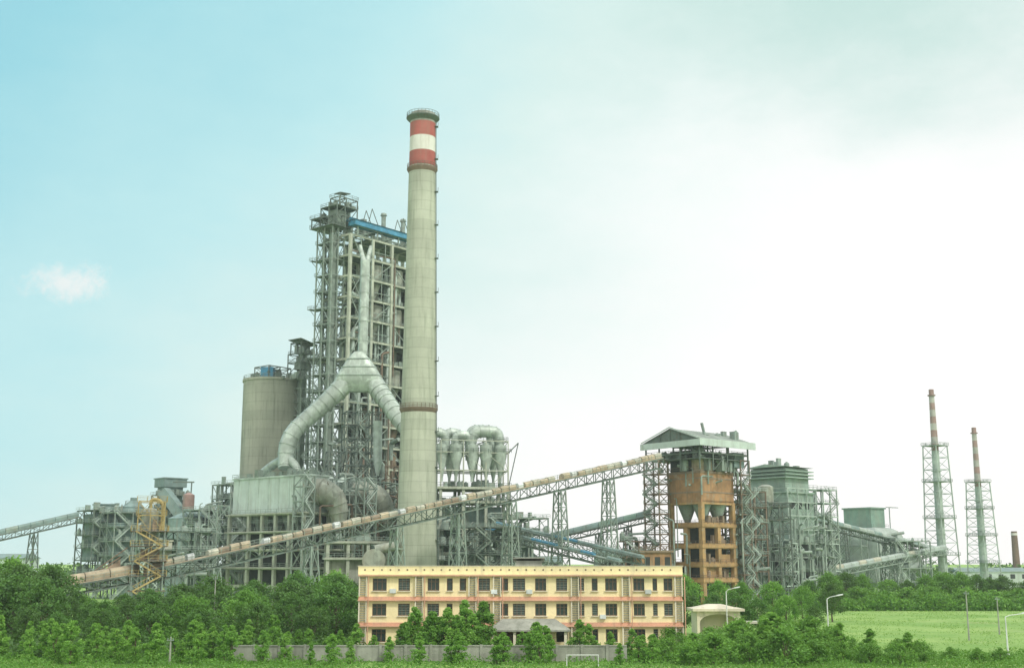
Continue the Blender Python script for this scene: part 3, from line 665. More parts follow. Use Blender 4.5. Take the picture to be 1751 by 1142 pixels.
b = B(); clutter(b, tf, 0.5, 5.6, 0.5, 6, zz[3]+0.06, 5, 2.4); clutter(b, tf, 0.5, 5.6, 0.5, 6, zt_+0.06, 5, 2.4); b.done('machinery', 'brown', tt_)
b = B()
b.add([S(150, 992, 240), S(206, 955, 244), S(206, 992, 244), S(150, 992, 247), S(206, 955, 251), S(206, 992, 251)], [(0, 2, 1), (3, 4, 5), (0, 1, 4, 3), (1, 2, 5, 4), (0, 3, 5, 2)]); b.done('sloping_shed', 'brown', tt_)
b = B(); b.beam(S(206, 952, 243), S(148, 990, 243), 0.25); b.done('raking_strut', 'rust', tt_)
b = B(); b.beam(S(218, 936, 243), S(150, 984, 243), 0.2); b.done('raking_strut', 'rust', tt_)

# ------------------------------------------------------------------ rust stained silo tower
of = Fr(XY(1202, 962, 328), 40)
ot = T('rust_stained_silo_tower', 'rust stained concrete silo tower with hoppers under sheet canopy', 'silo tower', of.base())
zT, zM, zL = ZZ(808, 328), ZZ(858, 328), ZZ(897, 328)
UA, VB = 13, 11
zfl = [0, ZZ(992, 328), ZZ(965, 328), ZZ(933, 328), zL]
b = B(); frame(b, of, [0, UA/2, UA], [0, VB/2, VB], zfl, 1.25, 1.15, 0, inner=True); frame(b, of, [0, UA], [0, VB], [zL, zM], 1.25, 0.8, 0); b.done('concrete_frame', 'ochre', ot)
b = B()
for z in zfl[1:]: of.box(b, -0.8, UA+0.8, -0.8, VB+0.8, z-0.5, z+0.3)
b.each('floor_slab', 'ochre', ot)
b = B(); of.box(b, -0.4, UA+0.4, -0.4, VB+0.4, zM+0.02, zT); b.done('bin_wall', 'orange', ot)
b = B(); of.box(b, -0.55, UA+0.55, -0.55, VB+0.55, zT+0.01, zT+0.6); of.box(b, -0.5, UA+0.5, -0.5, VB+0.5, zM+2.6, zM+3); of.box(b, -0.5, UA+0.5, -0.5, VB+0.5, (zM+zT)/2+2.4, (zM+zT)/2+2.8); b.each('bin_beam', 'brown', ot)
for u, v in ((3.2, 2.6), (9.6, 2.6), (3.2, 8), (9.6, 8)):
    b = B(); p = of.p(u, v, 0); b.lathe((p.x, p.y), [(0.6, zL+0.3), (2.85, zM-0.05)], 20); b.done('hopper', 'steel', ot)
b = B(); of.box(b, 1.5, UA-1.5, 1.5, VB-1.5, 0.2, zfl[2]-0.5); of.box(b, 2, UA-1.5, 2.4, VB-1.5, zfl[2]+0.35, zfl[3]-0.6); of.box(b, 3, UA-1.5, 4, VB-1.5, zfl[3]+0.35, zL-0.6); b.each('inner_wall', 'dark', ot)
b = B()
for z in zfl[1:]: rails(b, of, -0.7, UA+0.7, -0.7, VB+0.7, z+0.3)
rails(b, of, -1, UA+1, -1, VB+1, zT+0.6); b.done('railing', 'rust', ot)
b = B()
for z in zfl[1:]: clutter(b, of, 0.5, UA-0.5, 0.3, 2, z+0.3, 5, 2.8)
b.done('machinery', 'brown', ot)
b = B(); of.box(b, 0.5, 6, 0.4, 1.0, zfl[1]+0.3, zfl[2]-0.8); of.box(b, 7.5, 12, 0.4, 1.0, zfl[2]+0.3, zfl[3]-2.2); b.each('infill_wall', 'ochre', ot)
zst = [zT*i/13 for i in range(14)]
for uu, vv, q in (([-6, -2.2], [VB-1, VB+4.5], zst+[zT+4]), ([UA+1.2, UA+5], [-2.5, 2], zst+[zT+4]), ([UA+1.5, UA+5], [4, 8], zst)):
    b = B(); frame(b, of, uu, vv, q, 0.34, 0.24, 0.85); b.done('stair_frame', 'rust', ot)
b = B(); stairs(b, of, VB-0.6, VB+4.2, -7.2, zst, along='v')
for z in zst[2:]: rails(b, of, -6.3, -2, VB-1.2, VB+4.7, z); of.box(b, -6, -2.2, VB-1, VB+1, z-0.06, z+0.04)
b.done('stair_flight', 'steel', ot)
b = B(); stairs(b, of, UA+1.4, UA+4.8, -3.6, zst)
for z in zst[2:]: rails(b, of, UA+1, UA+5.2, -2.7, 2.2, z); of.box(b, UA+1.2, UA+5, -2.5, 2, z-0.06, z+0.04)
b.done('stair_flight', 'steel', ot)
b = B(); pipes(b, of, UA, UA+6, -3, 6, 4, zT, 26, (0.12, 0.45)); pipes(b, of, -3, 0, 4, VB, 4, zT, 14, (0.12, 0.35)); clutter(b, of, UA+1.5, UA+5, -2, 2, zst[8], 4, 3); clutter(b, of, UA+1.5, UA+5, -2, 2, zst[4], 4, 3); b.done('pipework', 'steel', ot)
zE = ZZ(754, 328); zPk = ZZ(731, 328)
b = B(); frame(b, of, [-3.5, 2, 8, UA+4], [-3, 4, VB+6], [zT+0.6, (zT+zE)/2+1, zE], 0.35, 0.28, 0.45); of.box(b, -3, UA+2, -2.5, VB+5, (zT+zE)/2-0.6, (zT+zE)/2-0.35); rails(b, of, -3, UA+2, -2.5, VB+5, (zT+zE)/2-0.3); rails(b, of, -3.6, UA+4, -3, VB+6, zE-3.5); b.done('head_frame', 'steeld', ot)
b = B(); of.box(b, 0.5, 5, 0, 3.5, zT+0.7, zT+4.2); of.box(b, 6, 9, 1, 5, zT+0.7, zT+3); b.each('drive_house', 'tan', ot)
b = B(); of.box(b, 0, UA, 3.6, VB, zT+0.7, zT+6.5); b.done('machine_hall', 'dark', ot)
b = B(); of.box(b, UA-0.5, UA+3.8, -1.8, 2.5, zT+2.0, zT+6.2); b.done('blue_enclosure', 'slate', ot)
b = B(); clutter(b, of, -2, UA+2, -2, VB+3, zT+0.7, 26, 4); clutter(b, of, -2, UA+2, -2, VB+3, (zT+zE)/2-0.3, 22, 3); pipes(b, of, -3, UA+3, -2.5, VB, zT-6, zE-1, 30); b.done('pipework', 'steel', ot)
U0, U1, V0, V1 = -4.8, UA+5.5, -4.4, VB+6.5; vm = (V0+V1)/2
b = B(); b.add([of.p(U0, V0, zE), of.p(U1, V0, zE), of.p(U1, vm, zPk), of.p(U0, vm, zPk), of.p(U1, V1, zE), of.p(U0, V1, zE)], [(0, 1, 2, 3), (3, 2, 4, 5)]); b.done('canopy_roof', 'roofg', ot)
b = B(); b.add([of.p(U0+0.25, V0+0.4, zE-0.1), of.p(U0+0.25, V1-0.4, zE-0.1), of.p(U0+0.25, vm, zPk-0.4)], [(0, 1, 2)]); b.done('gable_panel', 'steeld', ot)
b = B()
for k in range(8):
    u = U0+0.1+(U1-U0-0.2)*k/7
    b.beam(of.p(u, V0, zE-0.2), of.p(u, V1, zE-0.2), 0.2); b.beam(of.p(u, V0, zE-0.2), of.p(u, vm, zPk-0.2), 0.2); b.beam(of.p(u, V1, zE-0.2), of.p(u, vm, zPk-0.2), 0.2)
    for j in range(1, 6):
        v = V0+(V1-V0)*j/6; h = (zPk-zE)*(1-abs(v-vm)/(vm-V0)); b.beam(of.p(u, v, zE-0.2), of.p(u, v, zE-0.2+h), 0.12)
b.done('roof_truss', 'steeld', ot)
b = B(); of.box(b, U0-0.1, U1+0.1, V0-0.25, V0-0.05, zE-1.7, zE+0.25); of.box(b, U0-0.3, U0-0.1, V0-0.25, V1+0.2, zE-1.7, zE+0.05)
b.beam(of.p(U0-0.15, V0, zE+0.3), of.p(U0-0.15, vm, zPk+0.3), 0.12, 0.3); b.beam(of.p(U0-0.15, V1, zE+0.3), of.p(U0-0.15, vm, zPk+0.3), 0.12, 0.3)
b.done('canopy_fascia', 'clad', ot)
b = B(); clutter(b, of, 5, UA+3, V0+4, vm+1, zE+1.0, 12, 3.0); p = of.p(5, 2, zE+1); b.beam(p, p+Vector((-1.0, 0, 4.6)), 0.6); b.done('roof_vent', 'steel', ot)
xf = Fr(XY(1096, 962, 322), 10); t = T('silo_annex', 'low rust brown clad annex with dark openings', 'industrial building', xf.base())
b = B(); xf.box(b, 0, 8.5, 0, 7, 0, ZZ(944, 322)); b.done('annex_wall', 'orange', t)
b = B(); xf.box(b, -0.5, 9, -0.5, 7.5, ZZ(944, 322)+0.01, ZZ(944, 322)+0.5); b.done('annex_roof', 'brown', t)
b = B()
for u in (1, 3.8, 6.6): xf.box(b, u, u+1.5, -0.06, -0.01, ZZ(944, 322)-4, ZZ(944, 322)-1.2)
b.each('window', 'dark', t)
b = B(); rails(b, xf, -0.3, 8.8, -0.3, 7.3, ZZ(944, 322)+0.5, 1.6); b.done('railing', 'rust', t)

# ------------------------------------------------------------------ green clad mill building & neighbours
gf = Fr(XY(1350, 962, 385), 42)
gb = T('green_clad_mill_building', 'pale green corrugated mill building stepped above steel frame', 'industrial building', gf.base())
z0_, z1_, z2g, z3g = ZZ(925, 385), ZZ(842, 385), ZZ(816, 385), ZZ(800, 385)
GU, GV = 15, 18
b = B(); gf.box(b, 0, GU, 0, GV, z0_, z1_); gf.box(b, 1, GU-1, 1, GV-3, z1_+0.01, z2g); b.done('clad_wall', 'tealp', gb)
b = B(); gf.box(b, -0.6, GU+0.6, -0.6, GV+0.6, z1_+0.0, z1_+0.5)
for k in range(3): gf.box(b, -0.4, GU+0.2, -0.4, GV-2.6, z2g+0.02+k*1.1, z2g+0.35+k*1.1); gf.box(b, 1, GU-1, 1, GV-3.5, z2g+0.37+k*1.1, z2g+1.1+k*1.1)
vm2 = (GV-3)/2
b.add([gf.p(-0.6, -0.6, z3g+0.6), gf.p(GU+0.4, -0.6, z3g+0.6), gf.p(GU+0.4, vm2, z3g+1.7), gf.p(-0.6, vm2, z3g+1.7), gf.p(GU+0.4, GV-2.4, z3g+0.6), gf.p(-0.6, GV-2.4, z3g+0.6)], [(0, 1, 2, 3), (3, 2, 4, 5), (0, 3, 5), (1, 4, 2), (0, 5, 4, 1)])
b.done('louvred_roof', 'tealp', gb)
b = B()
for k in range(3): gf.box(b, 2+k*4, 4.2+k*4, -0.08, -0.01, z1_-5, z1_-2.6)
for k in range(3): gf.box(b, -0.08, -0.01, 3+k*5, 5.4+k*5, z1_-5, z1_-2.6)
b.each('louvre', 'dark', gb)
zg = [i*4.4 for i in range(12)]; zg = [z for z in zg if z < z1_+2]
for uu, vv, q in (([-0.5, 5, 10, GU+0.5], [-0.7, 6, 12, GV+0.5], zg), ([GU+1, GU+5, GU+9], [-3, 3], zg), ([-9, -5, -1.2], [-4, 0, 5], zg[:-4])):
    b = B(); frame(b, gf, uu, vv, q, 0.36, 0.28, 0.6); b.done('steel_frame', 'steell', gb)
b = B(); G9 = GU+9
for z in zg[2:]: rails(b, gf, -1, G9, -3.2, 3, z); gf.box(b, GU+0.8, G9, -3, 3, z-0.1, z)
stairs(b, gf, GU+1.3, GU+8.5, -4.2, zg); b.done('walkway', 'steel', gb)
b = B(); stairs(b, gf, -8.6, -1.6, -5.2, zg[:-4])
for z in zg[2:-4]: rails(b, gf, -9, -1.2, -4.2, 5, z); gf.box(b, -9, -1.2, -4, 5, z-0.1, z)
b.done('walkway', 'steel', gb)
b = B(); pipes(b, gf, -8, G9-1, -3.5, -1, 3, z1_-8, 46, (0.15, 0.5)); clutter(b, gf, -8, G9-1, -3, 0, 8.8, 20, 4); clutter(b, gf, -8, G9-1, -3, 0, 17.6, 20, 3); clutter(b, gf, 1, GU-1, 1, 12, z3g+0.8, 8, 3); b.done('pipework', 'steel', gb)
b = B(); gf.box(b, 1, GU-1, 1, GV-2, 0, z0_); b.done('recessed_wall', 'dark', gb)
tfp = S(1314, 962, 360)
tk = T('pale_storage_bin', 'small pale cylindrical bin with cone on steel legs', 'storage bin', (tfp.x, tfp.y, 0))
za_, zb_ = ZZ(860, 360), ZZ(832, 360)
b = B(); b.lathe((tfp.x, tfp.y), [(0.6, za_-4.5), (2.3, za_), (2.3, zb_), (1.0, zb_+0.6)], 28); b.done('bin_shell', 'casing', tk)
kf = Fr((tfp.x-3, tfp.y-3), 10); zk = [i*4 for i in range(int(za_/4)+1)]
b = B(); frame(b, kf, [0, 3, 6.5, 10], [0, 6], zk+[za_], 0.35, 0.26, 0.7)
for z in zk[2:]: rails(b, kf, -0.3, 10.3, -0.4, 6.3, z); kf.box(b, 0, 10, 0, 6, z-0.1, z)
b.done('steel_frame', 'steeld', tk)
b = B(); pipes(b, kf, 0, 10, 0, 6, 1, za_, 14, (0.2, 0.5)); clutter(b, kf, 0, 9, 1, 5, zk[3], 6, 3); clutter(b, kf, 0, 9, 1, 5, zk[5], 6, 3); b.done('pipework', 'steel', tk)
wf = Fr(XY(1502, 962, 470), 38)
wb = T('packing_house', 'dull grey clad packing house with rounded shoulders and green penthouse', 'industrial building', wf.base())
zw = ZZ(900, 470)
b = B(); wf.box(b, 0, 18, 0, 26, ZZ(960, 470)-8, zw-5)
prof = [(0, -5), (0.5, -3), (1.6, -1.4), (3.2, -0.4), (5, 0)]
for (i0, h0), (i1, h1) in zip(prof[:-1], prof[1:]):
    A_ = [wf.p(i0, i0, zw+h0), wf.p(18-i0, i0, zw+h0), wf.p(18-i0, 26-i0, zw+h0), wf.p(i0, 26-i0, zw+h0)]; C_ = [wf.p(i1, i1, zw+h1), wf.p(18-i1, i1, zw+h1), wf.p(18-i1, 26-i1, zw+h1), wf.p(i1, 26-i1, zw+h1)]
    b.add(A_+C_, [(0, 1, 5, 4), (1, 2, 6, 5), (2, 3, 7, 6), (3, 0, 4, 7)])
b.add([wf.p(5, 5, zw), wf.p(13, 5, zw), wf.p(13, 21, zw), wf.p(5, 21, zw)], [(0, 1, 2, 3)]); b.done('clad_wall', 'dullg', wb)
b = B(); wf.box(b, 4, 13, 5, 18, zw-0.6, ZZ(868, 470)); wf.box(b, 3.5, 13.5, 4.5, 18.5, ZZ(868, 470)+0.01, ZZ(868, 470)+0.6); b.done('penthouse', 'teal', wb)
b = B(); rails(b, wf, 4, 14, 4, 22, zw)
b.beam(wf.p(15, 4, zw-1), wf.p(15, 4, zw+8), 0.3); b.beam(wf.p(13, 4, zw+8), wf.p(21, 4, zw+8), 0.3); b.done('roof_railing', 'steel', wb)
zq = [0, 6, 12, 18, 24]
b = B(); frame(b, wf, [-5, -1], [4, 12, 20, 28], zq, 0.4, 0.3, 0.8); b.done('steel_frame', 'steel', wb)
b = B(); frame(b, wf, [20, 25, 32], [-2, 6], zq[:4], 0.4, 0.3, 0.8); wf.box(b, 22, 26, -1.5, 5, 10, 17); b.done('steel_frame', 'steel', wb)
b = B(); c_ = wf.p(30, 8, 0); b.lathe((c_.x, c_.y), [(3.5, 0), (3.5, 15), (1, 17)], 24); clutter(b, wf, 19, 33, -3, 6, 12, 14, 4); b.done('storage_bin', 'steell', wb)

# ------------------------------------------------------------------ striped stacks in lattice towers
def stack(px0, px1, yb, yt, ylat, pxt, Y, label, stripes=9, rr=1.6):
    pb_ = S((px0+px1)/2+0, 962, Y); zt = ZZ(yt, Y); zl_ = ZZ(ylat, Y)
    t = T('striped_stack', label, 'stack', (pb_.x, pb_.y, 0), 'striped stacks in lattice towers')
    c = (pb_.x, pb_.y); zi = zl_-2
    b = B(); b.lathe(c, [(rr*1.3, 4), (rr, zi)], 20)
    for k in range(6): z = 6+(zi-6)*k/6; b.lathe(c, [(rr*1.4, z), (rr*1.4, z+0.4)], 20)
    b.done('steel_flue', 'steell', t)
    h = (zt-zi)/stripes
    for k in range(stripes):
        r0 = rr*(1-0.3*k/stripes); r1 = rr*(1-0.3*(k+1)/stripes)
        b = B(); b.lathe(c, [(r0, zi+h*k), (r1, zi+h*(k+1))], 20)
        if k == stripes-1: b.lathe(c, [(r1*1.6, zt-2.6), (r1*1.6, zt-2.2)], 20)
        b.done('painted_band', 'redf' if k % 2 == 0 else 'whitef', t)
    hw = (px1-px0)/2/F*Y*0.95*0.66; f2 = Fr((c[0], c[1]), 30)
    b = B(); nz_ = 12; q = [zl_*i/nz_ for i in range(nz_+1)]
    def pnt(i, j, z): s = 1.28-0.4*z/zl_; return f2.p(i*hw*s, j*hw*s, z)
    cs = [(-1, -1), (1, -1), (1, 1), (-1, 1)]
    for i, j in cs: b.beam(pnt(i, j, 0), pnt(i, j, zl_), 0.4)
    for k in range(nz_):
        for a in range(4):
            A1, A2 = cs[a], cs[(a+1) % 4]; b.beam(pnt(*A1, q[k+1]), pnt(*A2, q[k+1]), 0.25)
            b.beam(pnt(*A1, q[k]), pnt(*A2, q[k+1]), 0.16)
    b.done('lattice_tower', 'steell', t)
    for k in (3, 6, 9, 12):
        b = B(); z = q[k]; s = (1.28-0.4*z/zl_)*hw+0.5; f2.box(b, -s, s, -s, s, z-0.15, z+0.1); rails(b, f2, -s, s, -s, s, z, 2, 0.12); b.done('platform', 'steel', t)
stack(1587, 1637, 975, 666, 762, 1590, 480, 'tall haze-faded red and white stack inside lattice steel tower', 9, 1.4)
stack(1658, 1706, 970, 731, 824, 1663, 520, 'shorter haze-faded red and white stack inside lattice steel tower', 9, 1.35)
p_ = S(1738, 962, 600); t = T('plain_stack', 'short dark brown stack with pale band', 'stack', (p_.x, p_.y, 0))
b = B(); b.lathe((p_.x, p_.y), [(2.0, 0), (1.4, ZZ(908, 600))], 20); b.done('steel_flue', 'rust', t); b = B(); b.lathe((p_.x, p_.y), [(1.55, ZZ(915, 600)), (1.55, ZZ(911, 600))], 20); b.done('painted_band', 'whitep', t)
def shed(px0, px1, ytop, Y, depth, mroof, label, ywall=None):
    a = S(px0, 962, Y); c = S(px1, 962, Y); z = ZZ(ytop, Y); zw = z-1.8
    t = T('low_shed', label, 'shed', ((a.x+c.x)/2, Y, 0))
    b = B(); b.box(a.x, c.x, Y, Y+depth, 0, zw); b.done('clad_wall', 'clad', t)
    b = B(); ym = Y+depth/2
    b.add([(a.x-0.6, Y-0.6, zw+0.01), (c.x+0.6, Y-0.6, zw+0.01), (c.x+0.6, ym, z), (a.x-0.6, ym, z), (c.x+0.6, Y+depth+0.6, zw+0.01), (a.x-0.6, Y+depth+0.6, zw+0.01)], [(0, 1, 2, 3), (3, 2, 4, 5), (0, 3, 5), (1, 4, 2), (0, 5, 4, 1)]); b.done('pitched_roof', mroof, t)
    b = B()
    k = int((c.x-a.x)/5)
    for i in range(k): x = a.x+(i+0.3)*(c.x-a.x)/k; b.box(x, x+2.2, Y-0.05, Y+0.05, zw-3.2, zw-1.2)
    b.each('window', 'dark', t)
shed(1022, 1096, 938, 350, 16, 'teal', 'low shed with green pitched sheet roof')
shed(1640, 1760, 970, 560, 20, 'slate', 'long low pale shed with grey roof')
shed(-20, 36, 946, 470, 18, 'slate', 'grey clad shed with pitched roof')
shed(900, 960, 950, 345, 14, 'slate', 'small clad shed with grey roof')

# ------------------------------------------------------------------ raw mill group
def block(name, label, cat, px, Y, deg, parts, fr_spec=None, pz=None, ncl=10):
    f_ = Fr(XY(px, 962, Y), deg); t = T(name, label, cat, f_.base())
    for (pn, mm, u0, u1, v0, v1, y0, y1) in parts:
        b = B(); f_.box(b, u0, u1, v0, v1, max(0, ZZ(y0, Y)), ZZ(y1, Y)); f_.box(b, u0-0.3, u1+0.3, v0-0.3, v1+0.3, ZZ(y1, Y)+0.01, ZZ(y1, Y)+0.4); b.done(pn, mm, t)
    if fr_spec:
        us_, vs_, ytop, mm = fr_spec; zt_ = ZZ(ytop, Y); k = max(2, int(zt_/4)); zq = [zt_*i/k for i in range(k+1)]
        b = B(); frame(b, f_, us_, vs_, zq, 0.36, 0.28, 0.6); b.done('steel_frame', mm, t)
        b = B()
        for z in zq[2:]: rails(b, f_, us_[0]-0.4, us_[-1]+0.4, vs_[0]-0.5, vs_[-1]+0.4, z); f_.box(b, us_[0], us_[-1], vs_[0], vs_[-1], z-0.08, z+0.02)
        stairs(b, f_, us_[0], min(us_[-1], us_[0]+5), vs_[0]-1.4, zq); b.done('walkway', 'steell', t)
        b = B()
        for z in zq[2:]: clutter(b, f_, us_[0], us_[-1], vs_[0], vs_[-1], z+0.02, ncl, 2.8)
        pipes(b, f_, us_[0], us_[-1], vs_[0]-0.6, vs_[-1], 4, zt_+2, ncl*2, (0.15, 0.6)); b.done('pipework', 'steel', t)
    return f_, t
block('crusher_building', 'blue grey clad crusher building wrapped in steel stairs', 'industrial building', 160, 400, 45, [('clad_wall', 'slate', 0, 10, 0, 9, 960, 880), ('roof_house', 'slate', 2, 8, 2, 7, 880, 862)], ([-2, 3, 8, 12], [-2, 5, 10], 872, 'steeld'))
block('mill_building', 'blue grey clad mill building with rooftop collectors', 'industrial building', 196, 392, 40, [('clad_wall', 'slate', 0, 9, 0, 12, 960, 895), ('roof_house', 'blue', 1, 7, 1, 5, 908, 896)], ([-2, 4, 10, 15], [-3, 3, 9], 876, 'steel'))
f_, t = block('elevator_head_building', 'tall narrow clad elevator building with inclined chute', 'industrial building', 276, 410, 42, [('clad_wall', 'slate', 0, 6.5, 0, 6, 962, 832), ('head_house', 'slate', -0.8, 7.5, -0.8, 7, 832, 818)], ([-2, 3, 8], [-2, 6], 846, 'steel'))
b = B(); b.beam(S(280, 840, 404), S(330, 905, 400), 3.4, 3.4); b.done('inclined_chute', 'slate', t)
b = B(); b.beam(S(296, 824, 408), S(332, 824, 408), 0.5); b.beam(S(328, 824, 408), S(326, 852, 408), 0.3); b.done('lifting_beam', 'steeld', t)
p_ = S(317, 962, 398); t = T('red_tank', 'rusty red cylindrical tank with small domed top', 'tank', (p_.x, p_.y, 0))
b = B(); b.lathe((p_.x, p_.y), [(0.8, ZZ(890, 398)-2), (1.9, ZZ(888, 398)), (1.9, ZZ(846, 398)), (0.5, ZZ(842, 398))], 24); b.done('tank_shell', 'redf', t)
b = B(); tf2 = Fr((p_.x-2.4, p_.y-2.4), 0); frame(b, tf2, [0, 4.8], [0, 4.8], [0, 6, 12, 18, ZZ(888, 398)], 0.35, 0.25, 0.7); b.done('steel_frame', 'steeld', t)
for px, Y, ry, yt in ((318, 385, 6.2, 882), (345, 392, 4.2, 880), (222, 400, 3.5, 862)):
    p_ = S(px, 962, Y); t = T('storage_silo', 'squat grey steel silo with conical top', 'silo', (p_.x, p_.y, 0), 'squat grey steel silos')
    z = ZZ(yt, Y); b = B(); b.lathe((p_.x, p_.y), [(ry, 0), (ry, z-1), (ry+0.15, z-0.9), (ry*0.3, z+1.2), (ry*0.3, z+2.2)], 32); b.done('silo_shell', 'slate', t)
    b = B(); f3 = Fr((p_.x, p_.y), 20); rails(b, f3, -ry*0.7, ry*0.7, -ry*0.7, ry*0.7, z, 1.8); b.done('railing', 'steel', t)
block('pipe_rack_frame', 'open braced steel rack crowded with pipes', 'steel structure', 352, 375, 40, [('enclosure', 'slate', 3, 8, 2, 7, 930, 900)], ([-4, 1, 6, 11], [-2, 4, 9], 872, 'steel'))
block('pipe_rack_frame', 'tall open steel rack with stairs and tanks', 'steel structure', 395, 380, 45, [('enclosure', 'clad', 1, 5, 1, 6, 900, 850)], ([-3, 2, 7], [-3, 4, 8], 828, 'steel'))
block('pipe_rack_frame', 'low brown steel rack with hoppers', 'steel structure', 250, 330, 25, [('enclosure', 'cream', 3, 7, 2, 7, 960, 925)], ([-2, 3, 8, 13, 18], [0, 7], 908, 'steeld'))
block('pipe_rack_frame', 'low braced steel rack beside conveyor', 'steel structure', 700, 330, 14, [('enclosure', 'conc', 2, 9, 2, 7, 962, 940)], ([-4, 2, 8, 14], [0, 7], 905, 'steeld'))
block('pipe_rack_frame', 'low rusty steel rack beside silo tower', 'steel structure', 1070, 335, 14, [('enclosure', 'brown', 1, 6, 2, 7, 962, 948)], ([0, 4, 8], [0, 7], 925, 'rust'), ncl=4)
block('pipe_rack_frame', 'braced grey rack between mill buildings', 'steel structure', 1400, 420, 35, [('enclosure', 'dullg', 1, 7, 2, 7, 962, 925)], ([-4, 2, 8], [0, 7, 12], 880, 'steell'), ncl=6)
block('pipe_rack_frame', 'low rusty rack joining silo tower and mill', 'steel structure', 1272, 345, 20, [('enclosure', 'slate', 1, 6, 2, 6, 962, 930)], ([0, 4, 8], [0, 6], 840, 'rust'), ncl=5)
block('pipe_rack_frame', 'low grey rack with cooler units', 'steel structure', 870, 340, 20, [('enclosure', 'slate', -3, 8, 2, 7, 962, 905)], ([-6, 0, 6, 12], [0, 7], 885, 'steel'), ncl=7)
block('pipe_rack_frame', 'low pale rack beside packing house', 'steel structure', 1560, 440, 30, [('enclosure', 'dullg', 0, 7, 2, 7, 975, 945)], ([-8, -2, 4, 10], [0, 8], 925, 'steel'), ncl=5)

# ------------------------------------------------------------------ yellow office building
YB = 160.0; X0, X1 = -20.1, 22.3; D = 12
ob_ = T('office_building', 'three storey cream yellow office block with salmon bands', 'building', ((X0+X1)/2, YB+D/2, 0))
k_ = 0.07705
wins = [(637, 661), (681, 701), (731, 751), (764, 774), (786, 797), (818, 838), (855, 869), (877, 898), (915, 934), (951, 970), (990, 999), (1012, 1022), (1035, 1055), (1083, 1102), (1116, 1124), (1135, 1150)]
WX = [((a-875.5)*k_, (b_-875.5)*k_) for a, b_ in wins]
floors = [(0, 3.5, 1.35, 3.0), (3.5, 6.8, 4.7, 6.25), (6.8, 10.1, 7.9, 9.5)]
b = B()
for z0, z1, wz0, wz1 in floors:
    b.box(X0, X1, YB, YB+0.3, z0, wz0); b.box(X0, X1, YB, YB+0.3, wz1, z1)
    xs = [X0]+[x for w in WX for x in w]+[X1]
    for i in range(0, len(xs), 2): b.box(xs[i], xs[i+1], YB, YB+0.3, wz0, wz1)
b.box(X0, X0+0.3, YB+0.3, YB+D, 0, 10.1); b.box(X1-0.3, X1, YB+0.3, YB+D, 0, 10.1); b.box(X0+0.3, X1-0.3, YB+D-0.3, YB+D, 0, 10.1)
b.done('wall', 'wally', ob_, smooth=False)
b = B(); b.box(X0+0.3, X1-0.3, YB+0.3, YB+D-0.3, 9.9, 10.1); b.box(X0+0.3, X1-0.3, YB+0.3, YB+D-0.3, 6.6, 6.8); b.box(X0+0.3, X1-0.3, YB+0.3, YB+D-0.3, 3.3, 3.5); b.each('floor_slab', 'grey', ob_)
for z0, z1 in ((3.3, 3.75), (6.6, 7.05)):
    b = B(); b.box(X0-0.15, X1+0.15, YB-0.55, YB-0.002, z0, z1-0.28); b.box(X0-0.1, X1+0.1, YB-0.12, YB-0.003, z1-0.278, z1+0.1); b.done('sunshade_band', 'bandp', ob_, smooth=False)
b = B(); b.box(X0-0.15, X1+0.15, YB-0.6, YB-0.002, 9.78, 9.95)
b.done('sunshade_band', 'bandp', ob_, smooth=False)
b = B(); b.box(X0-0.2, X1+0.2, YB-0.25, YB-0.05, 10.1, 11.05); b.box(X0-0.2, X0, YB-0.05, YB+D, 10.1, 11.05); b.box(X1, X1+0.2, YB-0.05, YB+D, 10.1, 11.05); b.box(X0, X1, YB+D-0.2, YB+D, 10.101, 11.05); b.box(X0-0.15, X1+0.15, YB-0.5, YB-0.05, 9.95, 10.1); b.done('parapet', 'wally', ob_, smooth=False)
b = B(); b.box(X0-0.3, X1+0.3, YB-0.32, YB+0.02, 11.051, 11.14); b.done('parapet_coping', 'trim', ob_)
b = B()
x = X0+0.6
while x < X1-0.5:
    b.obox((x, YB-0.27, 10.5), (0.2, 0, 0), (0, 0.015, 0), (0, 0, 0.2)); x += 1.12
b.each('parapet_vent', 'frame', ob_)
for px in (621, 717, 808, 850, 983, 1070, 1160):
    x = (px-875.5)*k_
    b = B()
    for z0, z1 in ((0, 3.28), (3.87, 6.58), (7.17, 9.74)):
        b.box(x-0.55, x-0.38, YB-0.4, YB-0.004, z0, z1); b.box(x+0.38, x+0.55, YB-0.4, YB-0.004, z0, z1)
    b.done('pilaster', 'trim', ob_, smooth=False)
    b = B()
    for z0, z1 in ((0, 3.28), (3.87, 6.58), (7.17, 9.74)):
        z = z0+0.2
        while z < z1-0.15: b.box(x-0.38, x+0.38, YB-0.22, YB-0.12, z, z+0.1); z += 0.3
    b.done('louvre_screen', 'grey', ob_, smooth=False)
    b = B(); b.cyl((x+0.75, YB-0.62, 0.2), (x+0.75, YB-0.62, 9.7), 0.06, n=8); b.done('drain_pipe', 'bandp', ob_)
wcache = {}
oo = Vector(ob_['_o'])
